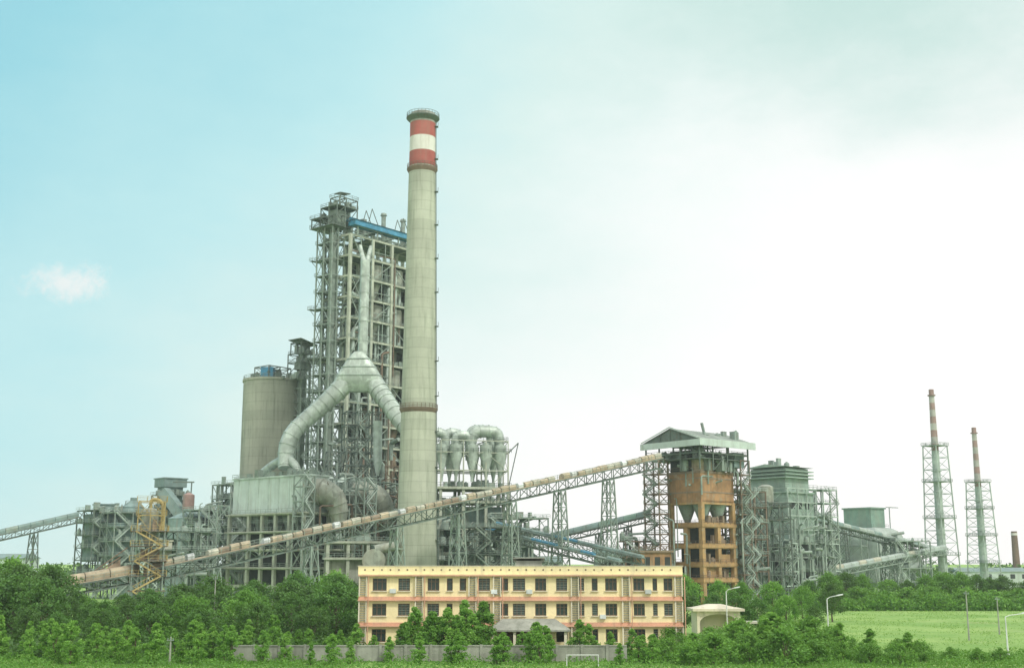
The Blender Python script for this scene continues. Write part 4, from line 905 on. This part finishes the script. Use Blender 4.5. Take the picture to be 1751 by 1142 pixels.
for fi, (z0, z1, wz0, wz1) in enumerate(floors):
    for (xa, xb) in WX:
        if fi == 0 and 838 < (xa/k_+875.5) < 960: continue
        key = round(xb-xa, 1), round(wz1-wz0, 1)
        if key not in wcache:
            w, h = xb-xa, wz1-wz0; f = 0.09
            b = B(); b.box(0, w, 0, 0.1, 0, f); b.box(0, w, 0, 0.1, h-f, h); b.box(0, f, 0, 0.1, f, h-f); b.box(w-f, w, 0, 0.1, f, h-f)
            nn = 3 if w > 1.3 else (2 if w > 0.8 else 1)
            for i in range(1, nn): b.box(w*i/nn-0.045, w*i/nn+0.045, 0, 0.1, f, h-f)
            b.box(f, w-f, 0.01, 0.09, h*0.68, h*0.68+0.07)
            fm = b.mesh('frame', M['frame'], smooth=False)
            b = B(); b.box(f*0.5, w-f*0.5, 0.04, 0.06, f*0.5, h-f*0.5); gm = b.mesh('pane', M['glass'], smooth=False)
            b = B(); b.box(-0.1, w+0.1, -0.36, -0.152, -0.12, -0.002); sm = b.mesh('sill', M['trim'], smooth=False)
            b = B()
            for i in range(1, int(h/0.22)): b.box(0, w, -0.08, -0.05, i*0.22, i*0.22+0.025)
            grm = b.mesh('grille', M['steell'], smooth=False)
            wcache[key] = (fm, gm, sm, grm)
        fm, gm, sm, grm = wcache[key]
        e = bpy.data.objects.new('window', None); COL.objects.link(e); e.parent = ob_; e.location = Vector((xa, YB+0.15, wz0))-oo
        for nm_, me_ in (('frame', fm), ('pane', gm), ('sill', sm)):
            q = bpy.data.objects.new(nm_, me_); COL.objects.link(q); q.parent = e
        if rnd.random() < 0.4:
            q = bpy.data.objects.new('grille', grm); COL.objects.link(q); q.parent = e
b = B(); b.box(X0+0.4, X1-0.4, YB+3, YB+3.1, 0.1, 9.8); b.done('inner_wall', 'grey', ob_)
for (px, z) in ((672, 7.6), (805, 4.4), (905, 7.5), (1030, 4.3), (1108, 7.5), (845, 7.5)):
    x = (px-875.5)*k_; b = B(); b.box(x-0.4, x+0.4, YB-0.45, YB-0.01, z, z+0.55); b.box(x-0.3, x+0.05, YB-0.47, YB-0.45, z+0.08, z+0.46); b.done('air_conditioner', 'white', ob_)
b = B(); xa, xb = (836-875.5)*k_, (972-875.5)*k_; yf = YB-5
b.add([(xa, yf, 3.15), (xb, yf, 3.15), (xb, YB-0.56, 3.15), (xa, YB-0.56, 3.15), (xa+1.8, yf+2.2, 4.35), (xb-1.8, yf+2.2, 4.35), (xb-1.8, YB-0.56, 4.35), (xa+1.8, YB-0.56, 4.35), (xa, yf, 2.95), (xb, yf, 2.95), (xb, YB-0.56, 2.95), (xa, YB-0.56, 2.95)],
      [(0, 1, 5, 4), (1, 2, 6, 5), (3, 0, 4, 7), (4, 5, 6, 7), (8, 9, 1, 0), (9, 10, 2, 1), (11, 8, 0, 3), (11, 10, 9, 8), (2, 3, 7, 6)]); b.done('porch_roof', 'grey', ob_, smooth=False)
b = B()
for x in (xa+0.5, xa+3.2, xb-3.5, xb-0.8): b.box(x, x+0.35, yf+0.3, yf+0.65, 0.13, 2.94)
b.each('porch_column', 'trim', ob_)
b = B(); b.box(xa, xb, yf, YB-0.01, 0.0, 0.12); b.done('porch_floor', 'grey', ob_)
b = B(); b.box(-1.6, 2.2, YB-0.03, YB-0.005, 0.1, 2.6); b.done('entrance_door', 'frame', ob_)
xa = (882-875.5)*k_
b = B(); b.box(xa, xa+3.6, YB+5, YB+9, 10.1, 11.8); b.done('stair_head', 'grey', ob_)
b = B(); b.obox((xa-0.4, YB+4.5, 12.1), (4.4, 0, 0), (0, 5, -0.4), (0, 0, 0.13)); b.done('stair_head_roof', 'grey', ob_)
for p in (Vector((6, YB+5, 10.1)), Vector((15, YB+6, 10.1))):
    b = B(); b.lathe((p.x, p.y), [(0.7, p.z), (0.7, p.z+0.9), (0.25, p.z+1.15), (0.25, p.z+1.25)], 16); b.done('water_tank', 'dark', ob_)

b = B(); xw0, xw1 = S(392, 1120, 146).x, S(1072, 1120, 146).x
cw = T('compound_wall', 'long grey weathered concrete boundary wall with posts', 'wall', ((xw0+xw1)/2, 146, 0))
b.box(xw0, xw1, 145.9, 146.1, 0, 1.75); b.box(xw0, xw1, 145.82, 146.18, 1.751, 1.88); b.done('wall_panel', 'grey', cw)
b = B(); x = xw0
while x < xw1: b.box(x-0.16, x+0.16, 145.75, 145.9, 0, 1.98); x += 3.0
b.each('wall_post', 'grey', cw)
gx = S(1227, 1060, 176).x; gt = T('gatehouse', 'cream arched gate kiosk with overhanging flat roof', 'gatehouse', (gx, 178, 0))
zr_ = ZZ(1044, 176)
b = B(); b.box(gx-3.7, gx+3.7, 174.5, 181, zr_, zr_+0.35)
b.add([(gx-3.3, 174.8, zr_+0.351), (gx+3.3, 174.8, zr_+0.351), (gx+3.3, 180.5, zr_+0.351), (gx-3.3, 180.5, zr_+0.351), (gx-1, 176.5, zr_+0.9), (gx+1, 176.5, zr_+0.9), (gx+1, 179, zr_+0.9), (gx-1, 179, zr_+0.9)], [(0, 1, 5, 4), (1, 2, 6, 5), (2, 3, 7, 6), (3, 0, 4, 7), (4, 5, 6, 7)]); b.done('roof', 'trim', gt, smooth=False)
b = B()
for x in (-3.1, 2.7): b.box(gx+x, gx+x+0.4, 175, 180.6, 0, zr_-0.01)
n_ = 10
for i in range(n_):
    t0 = math.pi*i/n_; t1 = math.pi*(i+1)/n_; R = 2.7; zc = zr_-1.6
    xa_, xb_ = gx-R*math.cos(t0), gx-R*math.cos(t1); za_, zb2 = zc+1.2*math.sin(t0), zc+1.2*math.sin(t1)
    b.add([(xa_, 175.1, za_), (xb_, 175.1, zb2), (xb_, 175.1, zr_-0.02), (xa_, 175.1, zr_-0.02), (xa_, 175.5, za_), (xb_, 175.5, zb2), (xb_, 175.5, zr_-0.02), (xa_, 175.5, zr_-0.02)], [(0, 1, 2, 3), (7, 6, 5, 4), (0, 4, 5, 1)])
b.done('arched_wall', 'trim', gt, smooth=False)
b = B(); b.box(gx-2.6, gx+2.6, 178, 178.2, 0, zr_-0.02); b.done('rear_wall', 'trim', gt)
lx = S(1290, 1060, 180).x; t = T('guard_canopy', 'small pale canopy on thin posts', 'canopy', (lx, 182, 0))
b = B(); b.box(lx-2.4, lx+2.4, 180, 184, 2.7, 2.95); b.done('roof', 'cream', t)
for dx in (-2.1, 2.1):
    for y in (180.3, 183.7): b = B(); b.cyl((lx+dx, y, 0), (lx+dx, y, 2.7), 0.1); b.done('post', 'bandp', t)

def lamp(px, ytop, Y, arm, label):
    p = S(px, 962, Y); z = ZZ(ytop, Y); t = T('street_lamp', label, 'street lamp', (p.x, Y, 0), 'white street lamps around the plant grounds')
    b = B(); b.tube([(p.x, Y, 0), (p.x, Y, z*0.97)], [0.12, 0.065], 10); b.tube([(p.x, Y, z*0.97), (p.x+arm*0.3, Y-0.1, z+0.05), (p.x+arm, Y-0.3, z+0.25)], 0.05, 8); b.cyl((p.x, Y, 0), (p.x, Y, 0.6), 0.2, n=10); b.done('pole', 'pole', t)
    b = B(); s = 1 if arm > 0 else -1; b.obox((p.x+arm, Y-0.45, z+0.2), (0.8*s, 0, 0.15), (0, 0.3, 0), (0, 0, 0.14)); b.done('lamp_head', 'white', t)
lamp(1240, 1008, 172, 1.1, 'white street lamp with curved arm beside gatehouse')
lamp(1411, 1021, 165, 1.3, 'white street lamp with curved arm beside grass field')
lamp(1712, 1052, 150, 1.9, 'white street lamp with long arm above shrubs')
for px, yt, Y in ((1648, 1010, 185), (299, 1088, 140), (370, 985, 200), (1700, 1020, 200)):
    p = S(px, 962, Y); z = ZZ(yt, Y); t = T('utility_pole', 'slim grey utility pole with crossarm', 'utility pole', (p.x, Y, 0), 'slim utility poles')
    b = B(); b.tube([(p.x, Y, 0), (p.x, Y, z)], [0.14, 0.08], 10); b.done('pole', 'grey', t)
    b = B(); b.beam((p.x-0.4, Y-0.12, z-0.4), (p.x+0.4, Y-0.12, z-0.4), 0.08)
    for dx in (-0.3, 0, 0.3): b.cyl((p.x+dx, Y-0.12, z-0.42), (p.x+dx, Y-0.12, z-0.12), 0.05, n=8)
    b.done('crossarm', 'steel', t)
a = S(969, 1119, 139); c = S(1023, 1119, 139); t = T('football_goal', 'small white football goal frame on grass', 'goal', ((a.x+c.x)/2, 139, 0))
b = B(); zg_ = a.z; b.beam((a.x, 139, 0), (a.x, 139, zg_), 0.09); b.beam((c.x, 139, 0), (c.x, 139, zg_), 0.09); b.beam((a.x-0.05, 139, zg_), (c.x+0.05, 139, zg_), 0.09)
for x in (a.x, c.x): b.beam((x, 139, zg_), (x, 140.4, 0), 0.06)
b.done('goal_frame', 'pole', t)

# ------------------------------------------------------------------ trees
def leaf_mesh(name, pts, tones, sizes, mat_, seed, asp=0.55):
    rs = np.random.RandomState(seed); n = len(pts)
    d1 = rs.normal(size=(n, 3)); d1 /= np.linalg.norm(d1, axis=1)[:, None]
    d2 = rs.normal(size=(n, 3)); d2 -= (d2*d1).sum(1)[:, None]*d1; d2 /= np.linalg.norm(d2, axis=1)[:, None]
    s = sizes[:, None]
    V = np.stack([pts-d1*s, pts-d2*s*asp, pts+d1*s, pts+d2*s*asp], 1).reshape(-1, 3)
    me = bpy.data.meshes.new(name); me.vertices.add(4*n); me.vertices.foreach_set('co', V.ravel())
    me.loops.add(4*n); me.loops.foreach_set('vertex_index', np.arange(4*n)); me.polygons.add(n); me.polygons.foreach_set('loop_start', np.arange(n)*4)
    me.update(calc_edges=True)
    at = me.attributes.new('tone', 'FLOAT', 'POINT'); at.data.foreach_set('value', np.repeat(tones, 4).astype(np.float32))
    me.materials.append(mat_); return me
def crown(seed, h, w, base, kind, mat_, nc=60, nl=70, ls=0.3):
    rs = np.random.RandomState(seed); P = []; Tn = []; cl = []
    lean = rs.normal(size=2)*w*0.06
    for i in range(nc):
        if kind == 'cone':
            t = rs.rand()**0.9; R = (w/2)*(1-t)**0.55*(0.25+0.9*rs.rand())*min(1, 0.45+t*3); a = rs.rand()*6.283
            c = np.array([R*math.cos(a)+lean[0]*t, R*math.sin(a)+lean[1]*t, base+(h-base)*t]); cr_ = w*rs.uniform(0.09, 0.18)*(1.1-t*0.6)
        else:
            a = rs.rand()*6.283; u = rs.rand()*2-0.75; u = min(u, 1); R = math.sqrt(max(0, 1-min(1, u*u)))*(0.5+0.6*rs.rand())
            c = np.array([w/2*R*math.cos(a)*0.95, w/2*R*math.sin(a)*0.95, base+(h-base)*(0.42+0.47*u)+rs.normal()*0.3]); cr_ = w*rs.uniform(0.07, 0.17)
        cl.append(c); k = int(nl*rs.uniform(0.6, 1.3)); d = rs.normal(size=(k, 3)); d /= np.linalg.norm(d, axis=1)[:, None]
        rr = cr_*(0.4+0.85*rs.rand(k))[:, None]
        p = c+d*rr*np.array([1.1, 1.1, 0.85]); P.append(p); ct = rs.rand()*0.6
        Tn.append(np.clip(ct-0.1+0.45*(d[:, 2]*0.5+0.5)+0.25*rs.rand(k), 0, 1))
    P = np.concatenate(P); Tn = np.concatenate(Tn); sz = rs.uniform(0.6, 1.4, len(P))*ls
    return leaf_mesh('crown', P, Tn, sz, mat_, seed+1, 0.5), cl
def trunk_mesh(seed, h, base, cl, r=0.2, limbs=9):
    rs = random.Random(seed); b = B(); top = base+(h-base)*0.7
    b.tube([(0, 0, 0), (0.1*rs.uniform(-1, 1), 0.1, base*0.6), (0.25*rs.uniform(-1, 1), 0.2*rs.uniform(-1, 1), base+(h-base)*0.3), (0, 0, top)], [r*1.25, r, r*0.7, r*0.25], 8)
    for i in range(limbs):
        c = cl[rs.randrange(len(cl))]; z = base*rs.uniform(0.6, 1)+(h-base)*0.15*rs.random()
        b.tube([(0, 0, z), (c[0]*0.5, c[1]*0.5, (z+c[2])/2+0.2), tuple(c)], [r*0.5, r*0.3, r*0.1], 6)
    return b.mesh('trunk', M['bark'])
VAR = {'broad': [], 'cone': [], 'shrub': [], 'tall': []}
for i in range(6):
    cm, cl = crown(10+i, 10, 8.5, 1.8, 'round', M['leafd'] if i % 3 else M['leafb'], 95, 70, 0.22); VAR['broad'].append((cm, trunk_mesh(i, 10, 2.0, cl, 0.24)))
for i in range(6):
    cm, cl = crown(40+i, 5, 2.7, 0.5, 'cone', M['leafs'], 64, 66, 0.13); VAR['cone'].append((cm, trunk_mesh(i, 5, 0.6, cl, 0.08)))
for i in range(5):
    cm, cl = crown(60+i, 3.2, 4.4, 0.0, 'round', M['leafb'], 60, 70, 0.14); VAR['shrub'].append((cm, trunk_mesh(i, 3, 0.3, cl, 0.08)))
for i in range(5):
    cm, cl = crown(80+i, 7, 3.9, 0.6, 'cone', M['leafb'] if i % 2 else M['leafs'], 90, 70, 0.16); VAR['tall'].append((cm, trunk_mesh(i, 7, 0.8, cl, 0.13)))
HT = {'broad': 10, 'cone': 5, 'shrub': 3.2, 'tall': 7}
NM = {'broad': ('tree', 'broad leafy green tree in dense grove', 'tree', 'dense grove of broad trees'),
      'cone': ('young_tree', 'slender young bright green tree near boundary wall', 'tree', 'young slender trees'),
      'shrub': ('shrub', 'rounded bright green leafy shrub', 'shrub', 'rounded shrubs'),
      'tall': ('tree', 'upright bright green tree with pointed crown', 'tree', 'upright bright trees')}
cnt = [0]
def tree(kind, x, y, h, wf=1.0):
    v = rnd.choice(VAR[kind]); nm_, lb_, ct_, gr_ = NM[kind]
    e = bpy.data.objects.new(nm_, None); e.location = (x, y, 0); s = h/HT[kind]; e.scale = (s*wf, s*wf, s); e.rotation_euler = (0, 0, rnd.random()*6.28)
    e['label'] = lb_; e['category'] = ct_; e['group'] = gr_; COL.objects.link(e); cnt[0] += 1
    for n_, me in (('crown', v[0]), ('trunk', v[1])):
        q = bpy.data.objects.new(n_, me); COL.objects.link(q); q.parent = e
def interp(pts, x):
    for (a, ya), (b_, yb) in zip(pts[:-1], pts[1:]):
        if a <= x <= b_: return ya+(yb-ya)*(x-a)/(b_-a)
    return pts[0][1] if x < pts[0][0] else pts[-1][1]
def row(kind, Y, pxa, pxb, sp, prof, jit=8, wf=1.0, jy=3, hmin=1.5):
    xa, xb = S(pxa, 1000, Y).x, S(pxb, 1000, Y).x; x = xa
    while x < xb:
        y = Y+rnd.uniform(-jy, jy); px = 875.5+F*x/(y*cT-1)
        h = max(hmin, ZZ(interp(prof, px)+rnd.uniform(-jit*0.4, jit), y)); tree(kind, x, y, h, wf*rnd.uniform(0.85, 1.15)); x += sp*rnd.uniform(0.7, 1.3)
pl = [(-50, 952), (40, 949), (85, 962), (110, 1010), (285, 1008), (320, 988), (400, 984), (480, 984), (540, 970), (600, 976), (620, 996)]
def sh(p, d): return [(a, b_+d) for a, b_ in p]
row('broad', 225, -40, 600, 6.6, pl, 9, 1.1)
row('broad', 200, -40, 600, 6.4, sh(pl, 10), 12, 1.05)
row('broad', 180, -40, 590, 6.2, [(-50, 980), (90, 994), (120, 1022), (300, 1020), (400, 1008), (600, 1000)], 14, 1.1)
row('broad', 167, -40, 585, 6.0, [(-50, 1012), (120, 1038), (300, 1040), (600, 1032)], 16, 1.1)
row('tall', 156, -30, 600, 4.2, [(-50, 1035), (100, 1050), (600, 1060)], 24, 1.05)
row('cone', 149.5, -30, 620, 2.6, [(-50, 1052), (200, 1056), (620, 1070)], 26, 1.05)
row('cone', 142, 60, 640, 2.8, [(-50, 1066), (380, 1072), (640, 1088)], 26, 1.0, 2)
for px, yt in ((708, 1040), (738, 1046), (768, 1040), (797, 1028), (824, 1030), (690, 1066), (752, 1056), (812, 1050), (783, 1052), (725, 1062)): p = S(px, 1100, 152+rnd.uniform(-1, 1)); tree('tall', p.x, p.y, ZZ(yt, 152), 1.1)
for px, yt in ((640, 1085), (665, 1090), (860, 1080), (893, 1078), (915, 1062), (935, 1070), (990, 1060), (1008, 1066), (1045, 1080), (1080, 1076), (1100, 1083)): p = S(px, 1100, 151+rnd.uniform(-2, 2)); tree('cone', p.x, p.y, ZZ(yt, 151), 1.15)
for px, yt in ((665, 1090), (715, 1084), (770, 1092), (785, 1078), (850, 1086), (862, 1078), (905, 1082), (922, 1070), (940, 1086), (1060, 1098), (1092, 1086), (1115, 1082)): p = S(px, 1120, 143+rnd.uniform(-2, 1.5)); tree('cone', p.x, p.y, ZZ(yt, 143), 1.15)
row('shrub', 158, 1150, 1430, 3.6, [(1150, 1072), (1330, 1058), (1430, 1075)], 14, 1.15)
row('shrub', 151, 1130, 1600, 3.6, [(1130, 1085), (1330, 1068), (1480, 1088), (1620, 1088), (1760, 1095)], 14, 1.15)
row('shrub', 143, 1120, 1760, 3.4, [(1130, 1095), (1330, 1082), (1560, 1100), (1760, 1116)], 14, 1.2)
row('cone', 147, 1190, 1560, 4, [(1200, 1062), (1330, 1050), (1500, 1078), (1720, 1080)], 20, 1.4)
row('broad', 200, 1168, 1420, 5, [(1168, 1002), (1300, 1012), (1360, 1025), (1420, 1048)], 12, 0.95)
row('broad', 245, 1170, 1440, 6, [(1168, 986), (1300, 988), (1440, 1002)], 10, 0.95)
row('broad', 320, 1380, 1790, 5.2, [(1380, 984), (1500, 985), (1600, 978), (1790, 980)], 14, 1.0)
row('shrub', 306, 1420, 1790, 7, [(1380, 1006), (1790, 1008)], 10, 1.5)
row('broad', 285, 600, 1180, 9, [(600, 985), (1180, 985)], 10, 0.9)
print('TREES', cnt[0])
rs = np.random.RandomState(5); n_ = 60000
X = rs.uniform(-120, -18, n_); Yv = rs.uniform(150, 230, n_); Z = rs.rand(n_)**1.3*2.6*(0.6+0.4*np.sin(X*0.7)*np.cos(Yv*0.6))
ug = bpy.data.objects.new('undergrowth', leaf_mesh('undergrowth', np.stack([X, Yv, Z], 1), rs.rand(n_)*0.8, rs.uniform(0.2, 0.5, n_), M['leafd'], 3)); COL.objects.link(ug); ug['kind'] = 'stuff'
n_ = 90000; X = rs.uniform(-90, 75, n_); Yv = rs.uniform(136.0, 158, n_); Z = rs.rand(n_)**2*0.9*(0.5+0.5*np.sin(X*0.9+np.sin(Yv)))
keep = ~((X > -20) & (X < 18) & (Yv > 137) & (Yv < 145) & (rs.rand(n_) < 0.4)); X, Yv, Z = X[keep], Yv[keep], Z[keep]; n_ = len(X)
ug = bpy.data.objects.new('tall_grass', leaf_mesh('tall_grass', np.stack([X, Yv, Z], 1), 0.1+rs.rand(n_)*0.8, rs.uniform(0.08, 0.2, n_), M['leafb'], 4)); COL.objects.link(ug); ug['kind'] = 'stuff'
n_ = 60000; X = rs.uniform(45, 150, n_); Yv = rs.uniform(158, 296, n_); cl_ = np.sin(X*0.31+2*np.sin(Yv*0.09))*np.cos(Yv*0.17+np.sin(X*0.2))
keep = rs.rand(n_) < 0.3+0.5*cl_; X, Yv = X[keep], Yv[keep]; n_ = len(X); Z = rs.rand(n_)*0.12
ug = bpy.data.objects.new('meadow_grass', leaf_mesh('meadow_grass', np.stack([X, Yv, Z], 1), rs.rand(n_), rs.uniform(0.08, 0.18, n_), M['leafm'], 9)); COL.objects.link(ug); ug['kind'] = 'stuff'
n_ = 60000; X = rs.uniform(75, 175, n_); Yv = rs.uniform(296, 322, n_); Z = rs.rand(n_)**1.2*(3.0+1.2*np.sin(X*0.5)+0.8*np.sin(X*1.3+Yv))
ug = bpy.data.objects.new('hedge_scrub', leaf_mesh('hedge_scrub', np.stack([X, Yv, Z], 1), rs.rand(n_), rs.uniform(0.25, 0.5, n_), M['leafb'], 6)); COL.objects.link(ug); ug['kind'] = 'stuff'
n_ = 50000; X = rs.uniform(-420, 420, n_); Yv = rs.uniform(560, 640, n_); Z = rs.rand(n_)*(7+3*np.sin(X*0.13)+2*np.sin(X*0.41))
ug = bpy.data.objects.new('distant_wood', leaf_mesh('distant_wood', np.stack([X, Yv, Z], 1), rs.rand(n_), rs.uniform(0.7, 1.4, n_), M['leafd'], 5)); COL.objects.link(ug); ug['kind'] = 'stuff'

# ------------------------------------------------------------------ thin humid haze over the plant
m = bpy.data.materials.new('humid_haze'); m.use_nodes = True; nt = m.node_tree; nt.nodes.remove(nt.nodes['Principled BSDF'])
vs_ = nt.nodes.new('ShaderNodeVolumeScatter'); vs_.inputs['Color'].default_value = (0.85, 1.0, 0.97, 1); vs_.inputs['Density'].default_value = 0.00017; vs_.inputs['Anisotropy'].default_value = 0.1
nt.links.new(vs_.outputs[0], nt.nodes['Material Output'].inputs['Volume']); M['haze'] = m
b = B(); b.box(-420, 420, -60, 700, -0.5, 170); hz = b.done('haze_air', 'haze', None, smooth=False); hz['kind'] = 'stuff'

# ------------------------------------------------------------------ sky, sun, camera
SE, SR = math.radians(48), math.radians(140)
w = bpy.data.worlds.new('World'); scn.world = w; w.use_nodes = True; nt = w.node_tree; N = nt.nodes; L = nt.links
bg = N['Background']
sky = N.new('ShaderNodeTexSky'); sky.sky_type = 'NISHITA'; sky.sun_disc = False; sky.sun_elevation = SE; sky.sun_rotation = SR
sky.air_density = 1.0; sky.dust_density = 3.0
L.new(sky.outputs[0], bg.inputs[0]); bg.inputs[1].default_value = 0.12
tcw = N.new('ShaderNodeTexCoord').outputs['Generated']
sep = N.new('ShaderNodeSeparateXYZ'); L.new(tcw, sep.inputs[0]); x_, y_, z_ = sep.outputs
nz1 = noise(nt, mapping(nt, tcw, (1, 1, 2.2)), 3.0, 8, 0.6); nz2 = noise(nt, mapping(nt, tcw, (1, 1, 1.6)), 5.0, 8, 0.6)
t1 = math_n(nt, 'MULTIPLY', z_, 0.9); t2 = math_n(nt, 'MULTIPLY', x_, -0.8); tv = math_n(nt, 'ADD', t1, t2)
tv = math_n(nt, 'ADD', tv, math_n(nt, 'MULTIPLY', math_n(nt, 'SUBTRACT', nz1, 0.5), 0.34))
rp = N.new('ShaderNodeValToRGB'); L.new(tv, rp.inputs[0]); cr_ = rp.color_ramp
stops = [(-0.0, (0.98, 0.98, 0.96)), (0.13, (0.88, 0.94, 0.91)), (0.28, (0.68, 0.85, 0.81)), (0.45, (0.48, 0.77, 0.79)), (0.66, (0.30, 0.645, 0.72)), (0.95, (0.24, 0.52, 0.66))]
cr_.elements[0].position = stops[0][0]; cr_.elements[0].color = (*stops[0][1], 1); cr_.elements[1].position = stops[-1][0]; cr_.elements[1].color = (*stops[-1][1], 1)
for p, c in stops[1:-1]: e = cr_.elements.new(p); e.color = (*c, 1)
col = rp.outputs[0]
zn = math_n(nt, 'ADD', z_, math_n(nt, 'MULTIPLY', math_n(nt, 'SUBTRACT', nz1, 0.5), 0.22))
xn = math_n(nt, 'ADD', x_, math_n(nt, 'MULTIPLY', math_n(nt, 'SUBTRACT', nz2, 0.5), 0.16))
cm_ = math_n(nt, 'MULTIPLY', maprange(nt, zn, 0.27, 0.45), maprange(nt, xn, -0.06, 0.26))
cm_ = math_n(nt, 'MULTIPLY', cm_, maprange(nt, nz2, 0.3, 0.65, 0.5, 0.9))
col = mix(nt, cm_, col, (0.51, 0.72, 0.665))
dx = math_n(nt, 'DIVIDE', math_n(nt, 'ADD', x_, 0.352), 0.024); dz_ = math_n(nt, 'DIVIDE', math_n(nt, 'SUBTRACT', z_, 0.217), 0.011)
rr_ = math_n(nt, 'SQRT', math_n(nt, 'ADD', math_n(nt, 'MULTIPLY', dx, dx), math_n(nt, 'MULTIPLY', dz_, dz_)))
nz3 = noise(nt, tcw, 55, 8, 0.7)
rr_ = math_n(nt, 'ADD', rr_, math_n(nt, 'MULTIPLY', math_n(nt, 'SUBTRACT', nz3, 0.5), 3.4))
pm = maprange(nt, rr_, 0.1, 1.6, 0.8, 0)
pm = math_n(nt, 'MULTIPLY', pm, math_n(nt, 'GREATER_THAN', y_, 0.0))
col = mix(nt, pm, col, (0.86, 0.87, 0.84))
mb = N.new('ShaderNodeMapRange'); mb.interpolation_type = 'SMOOTHSTEP'; L.new(y_, mb.inputs[0]); mb.inputs[1].default_value = -0.2; mb.inputs[2].default_value = 0.45; mb.inputs[3].default_value = 1; mb.inputs[4].default_value = 0
beh = math_n(nt, 'MAXIMUM', mb.outputs[0], maprange(nt, z_, 0.55, 0.9))
col = mix(nt, beh, col, (1.0, 1.0, 0.94))  # whiter sky added behind and above the camera, unseen, for fill light
stg = math_n(nt, 'ADD', 1.15, math_n(nt, 'MULTIPLY', beh, 0.2))
bg2 = N.new('ShaderNodeBackground'); L.new(col, bg2.inputs[0]); L.new(stg, bg2.inputs[1])
ms = N.new('ShaderNodeMixShader'); ms.inputs[0].default_value = 0.92
L.new(bg.outputs[0], ms.inputs[1]); L.new(bg2.outputs[0], ms.inputs[2]); L.new(ms.outputs[0], N['World Output'].inputs[0])
sl = bpy.data.lights.new('sun', 'SUN'); sl.energy = 2.2; sl.angle = math.radians(8); sl.color = (1, 0.96, 0.86)
so = bpy.data.objects.new('sun', sl); COL.objects.link(so)
sd = Vector((math.sin(SR)*math.cos(SE), math.cos(SR)*math.cos(SE), math.sin(SE)))
so.rotation_euler = (-sd).to_track_quat('-Z', 'Y').to_euler()
cam = bpy.data.cameras.new('camera'); co = bpy.data.objects.new('camera', cam); COL.objects.link(co)
cam.sensor_width = 36; cam.lens = 36*F/1751; cam.clip_end = 20000; cam.clip_start = 0.5
co.location = (0, 0, CZ); co.rotation_euler = (math.pi/2+TH, 0, 0); scn.camera = co
for e in THINGS:
    for k in ('_o', '_n'):
        if k in e: del e[k]
scn.view_settings.view_transform = 'Standard'; scn.view_settings.look = 'None'; scn.view_settings.exposure = 0
